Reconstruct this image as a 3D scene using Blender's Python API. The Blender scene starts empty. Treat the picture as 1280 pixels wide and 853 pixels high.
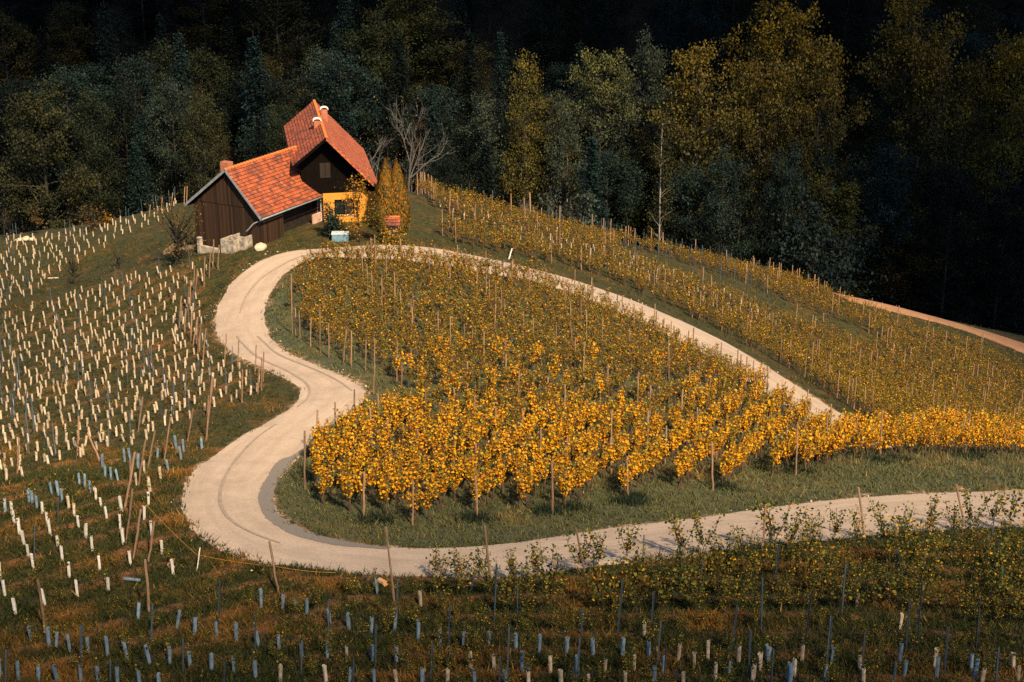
import bpy, math, random
import numpy as np
from mathutils import Vector, Matrix
rng=np.random.default_rng(7); random.seed(7)
scene=bpy.context.scene; COL=scene.collection
# ------------------------------------------------------------------ camera model
F=1900.0; YH=-250.0; CAMZ=40.0
PITCH=math.atan((426.5-YH)/F); CP,SP=math.cos(PITCH),math.sin(PITCH)
CAM=np.array([0,0,CAMZ])
def ray(px,py):
    px=np.asarray(px,float);py=np.asarray(py,float); u=426.5-py
    return np.stack([px-640,F*CP+u*SP,-F*SP+u*CP],-1)
def P(px,py,s): return CAM+ray(px,py)/np.asarray(s,float)[...,None]
def project(p):
    d=np.asarray(p,float)-CAM; dep=d[...,1]*CP-d[...,2]*SP; u=d[...,1]*SP+d[...,2]*CP
    return np.stack([640+F*d[...,0]/dep,426.5-F*u/dep,F/dep],-1)
# ------------------------------------------------------------------ terrain: survey points -> smooth hill
CTRL=[(0,850,41),(320,850,42),(640,850,42),(960,850,42),(1280,850,42),
(0,700,33.5),(320,720,34),(640,720,34),(960,690,32.5),(1280,655,29),(1280,740,35),
(230,640,31),(100,600,28.5),(0,590,27),(1280,605,24.5),(1130,612,26),
(1270,578,21),(1100,575,22.8),(1000,600,25.3),(900,620,27),(800,630,28.3),(640,660,31),(480,660,30.6),
(640,560,26.5),(450,560,26.5),(380,600,28),(800,560,25.3),
(0,500,22),(0,400,17.3),(0,330,14.6),(0,293,13.3),(150,420,18.6),(150,330,15.5),(200,262,14),(100,279,13.5),
(330,320,17.3),(300,420,20),(350,490,23.3),(250,350,17.5),(150,500,22.5),
(405,296,16.6),(320,311,17.1),(470,286,16.2),(246,312,16.6),(240,247,13.8),(540,240,14.3),(510,236,14.3),(390,243,14.2),
(400,320,17.4),(640,330,16.8),(500,400,20),(640,470,22.4),(450,500,24),(900,480,20.8),(800,450,20.3),(740,360,17.6),(1030,512,19.6),
(620,264,13.6),(720,291,13.2),(860,321,12.8),(1000,356,12.3),(1100,376,12),(1280,418,11.5),
(700,330,15.8),(850,390,16),(1000,460,16.5),(1000,400,14),(1280,520,14.7),(1150,480,14.9),(1280,470,13.1),
(-150,600,27),(-150,850,41),(-150,400,17),(-150,305,12.8),(1430,850,42),(1430,660,28),(1430,600,22),(1430,470,12.5),(1430,440,11.2)]
SIL=[(-300,325),(-150,306),(0,293),(100,279),(200,262),(240,247),(300,240),(390,242),(450,240),(510,236),(540,240),(620,264),(720,291),(860,321),(1000,356),(1100,376),(1280,418),(1430,445),(1600,470)]
SILS=[12.3,12.8,13.3,13.5,14,13.8,14,14.2,14.2,14.3,14.3,13.6,13.2,12.8,12.3,12,11.5,11.2,11]
pts=[P(*c) for c in CTRL]+[P(px,1150,62) for px in (-700,0,640,1280,1980)]
pts+=[np.array([x,0,CAMZ-20.]) for x in (-60,0,60)]+[np.array([x,-40,CAMZ-14.]) for x in (-60,0,60)]
for (a,b),s in zip(SIL,SILS):
    p=P(a,b,s); h=np.array([p[0],p[1],0]); h/=np.linalg.norm(h)
    for dd,dz in ((9,-4.2),(20,-10.5),(35,-18)):
        q=p+h*dd; q[2]+=dz; pts.append(q)
    dv=max(200,p[1]+42); zv=p[2]-20
    for y,dz in ((dv,0),(dv+15,3),(dv+60,27),(dv+120,55),(dv+220,95),(dv+320,120)):
        pts.append(np.array([p[0]*y/p[1],y,zv+dz]))
pts=np.array(pts); SC=50.
def tps_fit(X,z,lam):
    n=len(X); d2=((X[:,None]-X[None])**2).sum(-1); A=np.zeros((n+3,n+3))
    A[:n,:n]=.5*d2*np.log(d2+1e-9)+lam*np.eye(n); A[:n,n]=1;A[:n,n+1:]=X;A[n,:n]=1;A[n+1:,:n]=X.T
    return np.linalg.solve(A,np.r_[z,0,0,0])
TW=tps_fit(pts[:,:2]/SC,pts[:,2],.02); TX=pts[:,:2]/SC
def base_z(Q):
    Q=np.asarray(Q,float)/SC; out=np.empty(len(Q)); n=len(TX)
    for i in range(0,len(Q),20000):
        q=Q[i:i+20000]; d2=((q[:,None]-TX[None])**2).sum(-1)
        out[i:i+20000]=(.5*d2*np.log(d2+1e-9))@TW[:n]+TW[n]+q@TW[n+1:]
    return out
def axis(parts): return np.concatenate([np.arange(a,b,s) for a,b,s in parts])
xs=axis([(-600,-330,30),(-330,-120,10),(-120,-60,3),(-60,-32,.6),(-32,40,.33),(40,82,.6),(82,130,3),(130,330,10),(330,601,30)])
ys=axis([(-120,-60,15),(-60,20,8),(20,36,2),(36,72,.3),(72,184,.5),(184,240,3),(240,420,12),(420,801,35)])
GX,GY=np.meshgrid(xs,ys); Z0=base_z(np.stack([GX.ravel(),GY.ravel()],-1)).reshape(GX.shape)
Z=Z0.copy()
def grid(A,x,y):
    x=np.asarray(x,float);y=np.asarray(y,float)
    i=np.clip(np.searchsorted(xs,x)-1,0,len(xs)-2);j=np.clip(np.searchsorted(ys,y)-1,0,len(ys)-2)
    a=np.clip((x-xs[i])/(xs[i+1]-xs[i]),0,1);b=np.clip((y-ys[j])/(ys[j+1]-ys[j]),0,1)
    return A[j,i]*(1-a)*(1-b)+A[j,i+1]*a*(1-b)+A[j+1,i]*(1-a)*b+A[j+1,i+1]*a*b
def hit(px,py,A=None):
    A=Z if A is None else A
    px=np.atleast_1d(np.asarray(px,float)); py=np.atleast_1d(np.asarray(py,float)); r=ray(px,py)/F
    t=np.full(px.shape,24.); done=np.zeros(px.shape,bool)
    while (~done).any() and t.max()<600:
        q=CAM+r*t[:,None]; done|=q[:,2]<grid(A,q[:,0],q[:,1]); t=np.where(done,t,t+.3)
    lo=t-.3; hi=t.copy()
    for _ in range(14):
        m=(lo+hi)/2; q=CAM+r*m[:,None]; u=q[:,2]<grid(A,q[:,0],q[:,1]); hi=np.where(u,m,hi); lo=np.where(u,lo,m)
    return CAM+r*hi[:,None]
def hit1(px,py,A=None): return hit([px],[py],A)[0]
def inpoly(x,y,poly):
    x=np.asarray(x);y=np.asarray(y);c=np.zeros(x.shape,bool);n=len(poly)
    for i in range(n):
        x1,y1=poly[i];x2,y2=poly[i-1]
        if y1==y2: continue
        k=((y1>y)!=(y2>y))&(x<(x2-x1)*(y-y1)/(y2-y1)+x1); c^=k
    return c
def vnoise(x,y,seed=0):          # lattice value noise
    xi=np.floor(x).astype(np.int64);yi=np.floor(y).astype(np.int64);fx=x-xi;fy=y-yi
    fx=fx*fx*(3-2*fx);fy=fy*fy*(3-2*fy)
    def h(a,b):
        n=(a*374761393+b*668265263+seed*974711)&0x7fffffff; n=((n^(n>>13))*1274126177)&0x7fffffff
        return ((n^(n>>16))&0xffff)/65535.
    return (h(xi,yi)*(1-fx)+h(xi+1,yi)*fx)*(1-fy)+(h(xi,yi+1)*(1-fx)+h(xi+1,yi+1)*fx)*fy
def fbm(x,y,s,seed=0,o=3):
    v=0;a=1;t=0
    for k in range(o): v=v+a*vnoise(x/s*2**k,y/s*2**k,seed+k*7);t+=a;a*=.55
    return v/t
def sstep(a,b,x): t=np.clip((x-a)/(b-a),0,1); return t*t*(3-2*t)
# ------------------------------------------------------------------ scene helpers
def tag(o,label=None,cat=None,group=None,kind=None):
    if label: o['label']=label
    if cat: o['category']=cat
    if group: o['group']=group
    if kind: o['kind']=kind
    return o
def link(name,data,parent=None,loc=None):
    o=bpy.data.objects.new(name,data); COL.objects.link(o)
    if parent is not None: o.parent=parent
    if loc is not None: o.location=loc
    return o
def empty(name,loc=(0,0,0),rz=0.):
    o=link(name,None,None,loc); o.rotation_euler=(0,0,rz); o.empty_display_size=.3; return o
def meshnp(name,V,Fc,mats,col=None,uv=None,mi=None,smooth=False,attrs=None):
    """V (n,3); Fc: (m,k) array or list of lists"""
    me=bpy.data.meshes.new(name); V=np.asarray(V,np.float32)
    if isinstance(Fc,np.ndarray):
        m,k=Fc.shape; me.vertices.add(len(V)); me.vertices.foreach_set('co',V.ravel())
        me.loops.add(m*k); me.loops.foreach_set('vertex_index',Fc.astype(np.int32).ravel())
        me.polygons.add(m); me.polygons.foreach_set('loop_start',np.arange(0,m*k,k,dtype=np.int32))
        me.update(calc_edges=True)
    else:
        me.from_pydata([tuple(v) for v in V.tolist()],[],[list(f) for f in Fc]); me.update()
    for m in (mats if isinstance(mats,(list,tuple)) else [mats]): me.materials.append(m)
    if col is not None:
        c=me.color_attributes.new('col','FLOAT_COLOR','POINT'); C4=np.ones((len(V),4),np.float32); C4[:,:3]=col; c.data.foreach_set('color',C4.ravel())
    if uv is not None:
        l=me.uv_layers.new(name='UVMap'); idx=np.empty(len(me.loops),np.int32); me.loops.foreach_get('vertex_index',idx)
        l.data.foreach_set('uv',np.asarray(uv,np.float32)[idx].ravel())
    if attrs:
        for k,a in attrs.items():
            t=me.attributes.new(k,'FLOAT','POINT'); t.data.foreach_set('value',np.asarray(a,np.float32).ravel())
    if mi is not None: me.polygons.foreach_set('material_index',np.asarray(mi,np.int32))
    if smooth: me.polygons.foreach_set('use_smooth',np.ones(len(me.polygons),bool))
    return me
def wm(o): return o.matrix_basis.copy() if o.parent is None else wm(o.parent)@o.matrix_parent_inverse@o.matrix_basis
class MB:
    """collects simple solids into one mesh"""
    def __init__(s): s.v=[];s.f=[];s.uv=[]
    def add(s,v,f,uv=None):
        n=len(s.v); s.v+= [tuple(map(float,p)) for p in v]; s.f+=[[i+n for i in q] for q in f]
        s.uv+= uv if uv is not None else [(p[0]+p[1],p[2]) for p in s.v[n:]]
        return s
    def box(s,o,a,b,c):      # corner o and three edge vectors
        o,a,b,c=[np.asarray(k,float) for k in (o,a,b,c)]
        v=[o,o+a,o+a+b,o+b,o+c,o+a+c,o+a+b+c,o+b+c]
        f=[[0,3,2,1],[4,5,6,7],[0,1,5,4],[1,2,6,5],[2,3,7,6],[3,0,4,7]]
        if np.dot(np.cross(a,b),c)<0: f=[q[::-1] for q in f]
        return s.add(v,f)
    def prism(s,poly,ext):   # planar polygon extruded
        n=len(poly); ext=np.asarray(ext,float); p=[np.asarray(q,float) for q in poly]
        v=p+[q+ext for q in p]; f=[list(range(n))[::-1],[i+n for i in range(n)]]+[[i,(i+1)%n,(i+1)%n+n,i+n] for i in range(n)]
        nrm=np.cross(p[1]-p[0],p[2]-p[0])
        if np.dot(nrm,ext)<0: f=[q[::-1] for q in f]
        return s.add(v,f)
    def tube(s,path,rad,k=6,cap=True):
        path=[np.asarray(q,float) for q in path]; n=len(path); rad=[rad]*n if np.isscalar(rad) else rad; v=[];f=[];prev=None
        for i in range(n):
            d=path[min(i+1,n-1)]-path[max(i-1,0)]; d=d/(np.linalg.norm(d)+1e-9)
            a=np.cross(d,(0,0,1) if abs(d[2])<.9 else (1,0,0)) if prev is None else prev-d*np.dot(prev,d)
            a=a/(np.linalg.norm(a)+1e-9); prev=a; b=np.cross(d,a)
            for j in range(k):
                t=2*math.pi*j/k; v.append(path[i]+rad[i]*(math.cos(t)*a+math.sin(t)*b))
        for i in range(n-1):
            for j in range(k): f.append([i*k+j,i*k+(j+1)%k,(i+1)*k+(j+1)%k,(i+1)*k+j])
        if cap: f.append(list(range(k))[::-1]); f.append([(n-1)*k+j for j in range(k)])
        return s.add(v,f)
    def mesh(s,name,mat,smooth=False): return meshnp(name,np.array(s.v),s.f,mat,uv=np.array(s.uv),smooth=smooth)
    def obj(s,name,mat,parent=None,smooth=False,bev=0.):
        o=link(name,s.mesh(name,mat,smooth),parent)
        if parent is not None: o.matrix_parent_inverse=wm(parent).inverted()
        if bev: m=o.modifiers.new('bevel','BEVEL'); m.width=bev; m.segments=2
        return o
# ------------------------------------------------------------------ materials
def mat(name):
    m=bpy.data.materials.new(name); m.use_nodes=True; nt=m.node_tree; b=nt.nodes['Principled BSDF']
    b.inputs['Specular IOR Level'].default_value=.25; b.inputs['Roughness'].default_value=.8
    return m,nt,b
def N(nt,t,**kw):
    n=nt.nodes.new(t)
    for k,v in kw.items():
        if k in n.inputs: n.inputs[k].default_value=v
        else: setattr(n,k,v)
    return n
def ramp(nt,src,stops,interp='LINEAR'):
    r=nt.nodes.new('ShaderNodeValToRGB'); r.color_ramp.interpolation=interp; e=r.color_ramp.elements
    while len(e)<len(stops): e.new(.5)
    for k,(p,c) in zip(e,stops): k.position=p; k.color=(*c,1)
    nt.links.new(src,r.inputs[0]); return r.outputs[0]
def mixc(nt,f,a,b,mode='MIX'):
    m=nt.nodes.new('ShaderNodeMix'); m.data_type='RGBA'; m.blend_type=mode
    for i,v in ((0,f),(6,a),(7,b)):
        if hasattr(v,'is_linked') or isinstance(v,bpy.types.NodeSocket): nt.links.new(v,m.inputs[i])
        else: m.inputs[i].default_value=v if i==0 else (*v,1)
    return m.outputs[2]
def noise(nt,scale,detail=4,vec=None,rough=.6):
    n=N(nt,'ShaderNodeTexNoise'); n.inputs['Scale'].default_value=scale;n.inputs['Detail'].default_value=detail;n.inputs['Roughness'].default_value=rough
    if vec is not None: nt.links.new(vec,n.inputs['Vector'])
    return n.outputs['Fac']
def bump(nt,b,h,strength=.4,dist=.02):
    n=N(nt,'ShaderNodeBump'); n.inputs['Strength'].default_value=strength;n.inputs['Distance'].default_value=dist
    nt.links.new(h,n.inputs['Height']); nt.links.new(n.outputs[0],b.inputs['Normal'])
def gpos(nt): return N(nt,'ShaderNodeNewGeometry').outputs['Position']
def attr(nt,name): return N(nt,'ShaderNodeAttribute',attribute_name=name)
def plain(name,c1,c2,scale=6,rough=.8,bmp=.3,coord='obj',stretch=None,rand=0.):
    """two-tone mottled material; coord 'obj' or 'pos'; rand: brightness change from object to object"""
    m,nt,b=mat(name); tc=N(nt,'ShaderNodeTexCoord').outputs['Object'] if coord=='obj' else gpos(nt)
    if stretch:
        mp=N(nt,'ShaderNodeMapping'); mp.inputs['Scale'].default_value=stretch; nt.links.new(tc,mp.inputs[0]); tc=mp.outputs[0]
    n=noise(nt,scale,5,tc); c=ramp(nt,n,[(.3,c1),(.7,c2)])
    if rand:
        oi=N(nt,'ShaderNodeObjectInfo'); k=N(nt,'ShaderNodeMapRange'); k.inputs[3].default_value=1-rand;k.inputs[4].default_value=1+rand
        nt.links.new(oi.outputs['Random'],k.inputs[0]); hs=N(nt,'ShaderNodeHueSaturation'); nt.links.new(k.outputs[0],hs.inputs['Value']); nt.links.new(c,hs.inputs['Color']); c=hs.outputs[0]
    nt.links.new(c,b.inputs['Base Color']); b.inputs['Roughness'].default_value=rough
    if bmp: bump(nt,b,n,bmp,.02)
    return m
def leafmat(name,trans=.3,objcol=False):
    m,nt,b=mat(name); a=attr(nt,'col').outputs['Color']
    if objcol: a=mixc(nt,1.,a,N(nt,'ShaderNodeObjectInfo').outputs['Color'],'MULTIPLY')
    nt.links.new(a,b.inputs['Base Color']); b.inputs['Roughness'].default_value=.6; b.inputs['Specular IOR Level'].default_value=.15
    t=N(nt,'ShaderNodeBsdfTranslucent'); nt.links.new(a,t.inputs[0]); mx=N(nt,'ShaderNodeMixShader'); mx.inputs[0].default_value=trans
    nt.links.new(b.outputs[0],mx.inputs[1]);nt.links.new(t.outputs[0],mx.inputs[2]); nt.links.new(mx.outputs[0],nt.nodes['Material Output'].inputs[0])
    return m
M={}
M['leaf']=leafmat('vine_leaf',.35); M['tleaf']=leafmat('tree_leaf',.2,True); M['grass']=leafmat('grass_blade',.25)
M['trunk']=plain('vine_trunk',(.035,.022,.015),(.10,.065,.045),30)
M['bark']=plain('bark',(.012,.011,.010),(.042,.037,.032),4,stretch=(1,1,.2))
M['birch']=plain('birch_bark',(.16,.15,.14),(.34,.33,.31),2)
M['twig']=plain('pale_twig',(.06,.058,.056),(.12,.115,.11),3)
M['post']=plain('weathered_post',(.12,.075,.048),(.33,.205,.13),14,stretch=(3,3,.5),rand=.3)
M['stake']=plain('steel_stake',(.035,.05,.065),(.08,.11,.14),9,rough=.5,rand=.3)
M['white']=plain('pale_guard',(.28,.20,.13),(.68,.59,.46),7,rough=.6,bmp=.1,stretch=(1,1,.5),rand=.28)
M['blue']=plain('blue_guard',(.09,.14,.19),(.22,.32,.41),7,rough=.55,bmp=.1,stretch=(1,1,.5),rand=.25)
M['concrete']=plain('old_concrete',(.22,.19,.16),(.52,.47,.40),2.5,bmp=.5,coord='pos')
M['stone']=plain('pale_stone',(.35,.28,.2),(.62,.52,.4),5,bmp=.6,coord='pos')
M['yellow']=plain('yellow_plaster',(.50,.225,.032),(.60,.28,.045),1.5,rough=.9,bmp=.1,coord='pos')
M['plinth']=plain('plinth',(.16,.09,.06),(.26,.16,.11),3,coord='pos')
M['pink']=plain('peeling_plaster',(.50,.42,.36),(.40,.13,.08),2.2,coord='pos')
M['darkwood']=dw_=plain('dark_boards',(.002,.0016,.0015),(.007,.005,.004),6,coord='pos',stretch=(4,4,.4))
dw_.node_tree.nodes['Principled BSDF'].inputs['Specular IOR Level'].default_value=.04
M['metal']=plain('zinc_trim',(.13,.16,.19),(.24,.275,.31),3,rough=.45,bmp=0)
M['whitepaint']=plain('white_paint',(.7,.68,.63),(.82,.80,.76),4,bmp=.1)
M['glass']=plain('dark_glass',(.012,.013,.015),(.03,.03,.03),2,rough=.12,bmp=0)
M['lightwood']=plain('grey_wood',(.18,.12,.08),(.34,.25,.18),8,stretch=(.4,3,3))
M['bluebox']=plain('blue_box_paint',(.10,.21,.32),(.15,.28,.40),5,bmp=.1)
M['brick']=plain('chimney_brick',(.25,.09,.05),(.42,.17,.10),9,bmp=.5,coord='pos')
M['rope']=plain('orange_string',(.5,.21,.025),(.6,.28,.04),9,bmp=0)
M['loghead']=plain('cut_log',(.5,.27,.12),(.65,.38,.18),12)
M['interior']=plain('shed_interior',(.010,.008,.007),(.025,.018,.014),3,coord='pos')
def boards(name,c1,c2):
    m,nt,b=mat(name); uv=N(nt,'ShaderNodeTexCoord').outputs['UV']; s=N(nt,'ShaderNodeSeparateXYZ'); nt.links.new(uv,s.inputs[0])
    k=N(nt,'ShaderNodeMath',operation='MULTIPLY'); k.inputs[1].default_value=5.5; nt.links.new(s.outputs[0],k.inputs[0])
    fl=N(nt,'ShaderNodeMath',operation='FLOOR'); nt.links.new(k.outputs[0],fl.inputs[0]); fr=N(nt,'ShaderNodeMath',operation='FRACT'); nt.links.new(k.outputs[0],fr.inputs[0])
    wn=N(nt,'ShaderNodeTexWhiteNoise',noise_dimensions='1D'); nt.links.new(fl.outputs[0],wn.inputs['W'])
    mp=N(nt,'ShaderNodeMapping'); mp.inputs['Scale'].default_value=(14,.8,1); nt.links.new(uv,mp.inputs[0])
    n=noise(nt,1.,5,mp.outputs[0]); a=N(nt,'ShaderNodeMath',operation='ADD'); nt.links.new(n,a.inputs[0]); nt.links.new(wn.outputs['Value'],a.inputs[1])
    h=N(nt,'ShaderNodeMath',operation='MULTIPLY'); h.inputs[1].default_value=.5; nt.links.new(a.outputs[0],h.inputs[0])
    c=ramp(nt,h.outputs[0],[(.25,c1),(.75,c2)]); gap=ramp(nt,fr.outputs[0],[(0,(.15,)*3),(.06,(1,)*3),(.94,(1,)*3),(1,(.15,)*3)])
    nt.links.new(mixc(nt,1.,c,gap,'MULTIPLY'),b.inputs['Base Color']); bump(nt,b,gap,.6,.02); return m
M['boards']=boards('barn_boards',(.014,.008,.005),(.050,.025,.013))
def tiles(name,c1,c2,c3,w,h,bw):
    m,nt,b=mat(name); uv=N(nt,'ShaderNodeTexCoord').outputs['UV']
    br=N(nt,'ShaderNodeTexBrick'); nt.links.new(uv,br.inputs['Vector']); br.offset=.5
    for k,v in (('Scale',1.),('Mortar Size',.014),('Mortar Smooth',.3),('Bias',0.),('Brick Width',w),('Row Height',h)): br.inputs[k].default_value=v
    br.inputs['Color1'].default_value=(0,0,0,1);br.inputs['Color2'].default_value=(1,1,1,1);br.inputs['Mortar'].default_value=(.5,.5,.5,1)
    big=noise(nt,.9,5,uv,.7); fine=noise(nt,9,3,uv)
    a=mixc(nt,.42,br.outputs['Color'],ramp(nt,big,[(.3,(0,)*3),(.7,(1,)*3)])); a=mixc(nt,.2,a,fine)
    c=ramp(nt,a,[(.28,c3),(.54,c1),(.95,c2)]); c=mixc(nt,br.outputs['Fac'],c,tuple(k*.35 for k in c3))
    lich=ramp(nt,noise(nt,2.3,6,uv,.75),[(.60,(0,)*3),(.70,(1,)*3)]); c=mixc(nt,lich,c,(.16,.10,.075)) if bw else c
    nt.links.new(c,b.inputs['Base Color']); b.inputs['Roughness'].default_value=.75
    inv=N(nt,'ShaderNodeMath',operation='SUBTRACT'); inv.inputs[0].default_value=1.; nt.links.new(br.outputs['Fac'],inv.inputs[1]); bump(nt,b,inv.outputs[0],.5,.03); return m
M['tile']=tiles('clay_tiles',(.33,.080,.033),(.48,.130,.058),(.13,.050,.036),.30,.28,True)
M['tile2']=tiles('newer_clay_tiles',(.40,.115,.055),(.50,.16,.078),(.29,.075,.04),.22,.30,False)
M['ridge']=plain('ridge_tile',(.42,.12,.035),(.56,.18,.055),3,coord='pos')
# ================================================================== ROADS (edges surveyed, then laid on the hill)
RP=[(1420,652,1420,610),(1330,656,1330,612),(1280,660,1280,613),(1196,661,1164,617),(1084,670,1074,622),(990,683,1004,629),(923,691,940,638),(830,698,850,651),(740,709,759,661),(670,720,670,676),(600,722,600,683),(548,721,545,686),(494,720,505,686),(434,716,461,682),(398,711,420,676),(340,706,385,665),(300,699,357,650),(268,686,345,640),(238,664,341,628),(224,639,341,614),(225,614,346,602),(237,592,354,592),(264,571,378,566),(297,549,396,540),(335,526,430,521),(362,511,452,503),(377,494,458,492),(375,484,451,482),(357,474,430,470),(330,460,397,458),(300,447,365,444),(283,435,342,428),(272,420,332,410),(268,403,330,385),(271,384,339,363),(284,359,356,341),(305,338,378,327),(337,321,400,322),(360,314.5,425,322),(392,311,450,323),(440,308,478,324),(490,305.5,512,326),(535,309,545,331),(581,317,594,340),(640,330,645,349),(710,348,700,361),(756,363,753,382),(802,380,802,402),(856,402,861,433),(910,429,910,457),(980,472,980,506),(1045,513,1040,537),(1100,545,1075,560)]
def smooth_line(p,step=.5,it=2):
    p=np.asarray(p,float)
    for _ in range(it):
        q=np.empty((2*len(p),3)); q[0::2]=np.r_[p[:1],.75*p[:-1]+.25*p[1:]][:len(p)]; 
        q=[p[0]]
        for a,b in zip(p[:-1],p[1:]): q+= [.75*a+.25*b,.25*a+.75*b]
        p=np.array(q+[p[-1]])
    return p
def strip_edges(pairs,n):
    A=hit([a[0] for a in pairs],[a[1] for a in pairs],Z0); B=hit([a[2] for a in pairs],[a[3] for a in pairs],Z0)
    A=smooth_line(A);B=smooth_line(B); mid=(A+B)/2; s=np.r_[0,np.cumsum(np.linalg.norm(np.diff(mid,axis=0),axis=1))]
    t=np.linspace(0,s[-1],n); f=lambda K: np.stack([np.interp(t,s,K[:,i]) for i in range(3)],-1)
    return f(A),f(B),t
RA,RB,RT=strip_edges(RP,520)
DP=[(1060,376.5),(1085,382),(1121,391),(1160,400.5),(1192,409),(1227,421),(1280,442),(1350,470),(1450,505)]
DB=smooth_line(hit([p[0] for p in DP],[p[1] for p in DP],Z0)); t_=np.r_[0,np.cumsum(np.linalg.norm(np.diff(DB[:,:2],axis=0),axis=1))]; DT=np.linspace(0,t_[-1],160); DB=np.stack([np.interp(DT,t_,DB[:,i]) for i in range(3)],-1)
g_=np.gradient(DB[:,:2],axis=0); g_/=np.linalg.norm(g_,axis=1)[:,None]; ker=np.ones(25)/25; g_=np.stack([np.convolve(np.pad(g_[:,i],12,'edge'),ker,'valid') for i in (0,1)],-1); nn_=np.stack([-g_[:,1],g_[:,0]],-1); nn_*=np.sign(nn_[:,1:2]); DA=DB.copy(); DA[:,:2]+=nn_*4.2
class StripIndex:
    def __init__(s,A,B):
        s.c=(A+B)[:,:2]/2; near=lambda E: np.sqrt(((s.c[:,None]-E[None,:,:2])**2).sum(-1)).min(1)
        s.hw=np.minimum(near(A),near(B))
    def dist(s,x,y):   # signed distance to the road edge (negative inside)
        x=np.asarray(x);y=np.asarray(y); out=np.full(x.shape,99.); q=np.stack([x.ravel(),y.ravel()],-1); r=out.ravel()
        lo=s.c.min(0)-8;hi=s.c.max(0)+8; m=np.where((q[:,0]>lo[0])&(q[:,0]<hi[0])&(q[:,1]>lo[1])&(q[:,1]<hi[1]))[0]
        for i in range(0,len(m),8000):
            k=m[i:i+8000]; d=np.sqrt(((q[k][:,None]-s.c[None])**2).sum(-1)); r[k]=(d-s.hw[None]).min(1)
        return r.reshape(x.shape)
R1=StripIndex(RA,RB); R2=StripIndex(DA,DB)
def road_d(x,y): return np.minimum(R1.dist(x,y),R2.dist(x,y))
# ------------------------------------------------------------------ field regions, traced as outlines on the ground (photo px)
PX=project(np.stack([GX.ravel(),GY.ravel(),Z0.ravel()],-1)).reshape(*GX.shape,3)
HEART_U=[(364,352),(385,336),(410,329),(470,329),(520,332),(580,342),(645,354),(715,370),(755,388),(800,408),(860,440),(910,464),(955,492),(948,500),(850,484),(760,474),(640,472),(560,486),(515,490),(500,478),(470,462),(430,444),(395,426),(374,412),(363,385)]
HEART_F=[(381,605),(408,635),(455,645),(516,656),(596,648),(691,642),(785,622),(891,612),(995,595),(1034,580),(1036,540),(1000,520),(955,503),(850,492),(760,482),(640,480),(560,494),(515,500),(478,512),(443,540),(419,557),(397,572)]
HEART=[(355,345),(385,328),(470,323),(545,331),(645,349),(755,383),(861,434),(980,506),(1060,540),(1450,548),(1450,610),(1164,616),(1004,629),(850,651),(670,676),(545,686),(420,676),(357,650),(341,620),(354,592),(396,540),(458,492),(397,458),(342,428),(330,390)]
RIGHT=[(545,297),(590,310),(640,321),(700,334),(760,351),(800,369),(850,391),(900,414),(950,441),(1000,471),(1050,502),(1090,528),(1160,545),(1450,548),(1450,492),(1280,463),(1227,441),(1192,428),(1121,405),(1060,384),(1000,358),(900,334),(800,310),(720,292),(660,277),(600,260),(560,248),(540,243),(518,239),(530,252),(552,266),(566,282)]
GRASSGAP=[(780,309),(830,323),(880,339),(930,355),(985,380),(1060,408),(1110,430),(1090,438),(1030,419),(970,399),(920,377),(870,358),(820,339),(775,321)]
YOUNG=[(520,738),(650,742),(720,730),(800,723),(900,708),(1000,699),(1100,692),(1450,682),(1450,795),(1280,788),(1150,778),(1000,778),(900,768),(800,772),(720,766),(650,770),(560,760)]
LEFT_A=[(-60,620),(0,600),(60,586),(150,562),(200,546),(260,520),(325,500),(338,485),(300,458),(268,435),(252,405),(250,370),(262,345),(275,326),(240,335),(200,340),(150,352),(100,364),(60,380),(0,397),(-80,420),(-80,640)]
LEFT_B=[(-60,303),(0,299),(60,294),(120,285),(180,271),(232,249),(222,259),(190,283),(150,299),(120,316),(100,330),(70,346),(40,370),(0,386),(-80,402)]
pxx,pyy=PX[...,0],PX[...,1]
front=(PX[...,2]>11)&(GY>0)&(GY<175)
rd=road_d(GX,GY); rd1=R1.dist(GX,GY)
heart=(inpoly(pxx,pyy,HEART)&front).astype(float)
lowerleft=front&(GX<2)&(GY<66)&(~inpoly(pxx,pyy,LEFT_A))&(heart<.5)&(pxx<430)&(pyy>540)
bottom=front&(pyy>690)&(pxx>=330)
# row directions on the ground
def gdir(a,b): p=hit([a[0],b[0]],[a[1],b[1]],Z0); d=(p[1]-p[0])[:2]; return d/np.linalg.norm(d)
DIR_LL=gdir((20,760),(215,703)); DIR_BOT=gdir((560,790),(1000,790)); DIR_LA=gdir((60,560),(290,480))
def across(d,x,y): return -d[1]*x+d[0]*y
wig=fbm(GX,GY,5,3)*.9
soil=np.zeros_like(GX); terrace=np.zeros_like(GX)
def rows(maskf,d,per,off,width):
    c=(across(d,GX,GY)+wig*.6-off)/per; fr=np.abs(c-np.round(c))*per
    s=(1-sstep(width*.5,width*1.3,fr))*maskf; return s
ang=0.
P_LL=hit1(118,697,Z0); P_BOT=hit1(700,818,Z0); P_LA=hit1(150,560,Z0)
soil=np.maximum(soil,rows(lowerleft,DIR_LL,1.9,across(DIR_LL,P_LL[0],P_LL[1]),.42))
soil=np.maximum(soil,rows(bottom,DIR_BOT,2.0,across(DIR_BOT,P_BOT[0],P_BOT[1]),.42))
soil=np.maximum(soil,.5*rows(inpoly(pxx,pyy,LEFT_A)&front,DIR_LA,2.0,across(DIR_LA,P_LA[0],P_LA[1]),.35))
c=(across(DIR_LL,GX,GY)+wig*.6-across(DIR_LL,P_LL[0],P_LL[1]))/1.9; terrace+=lowerleft*.13*np.sin(2*np.pi*(c+.30))
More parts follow.
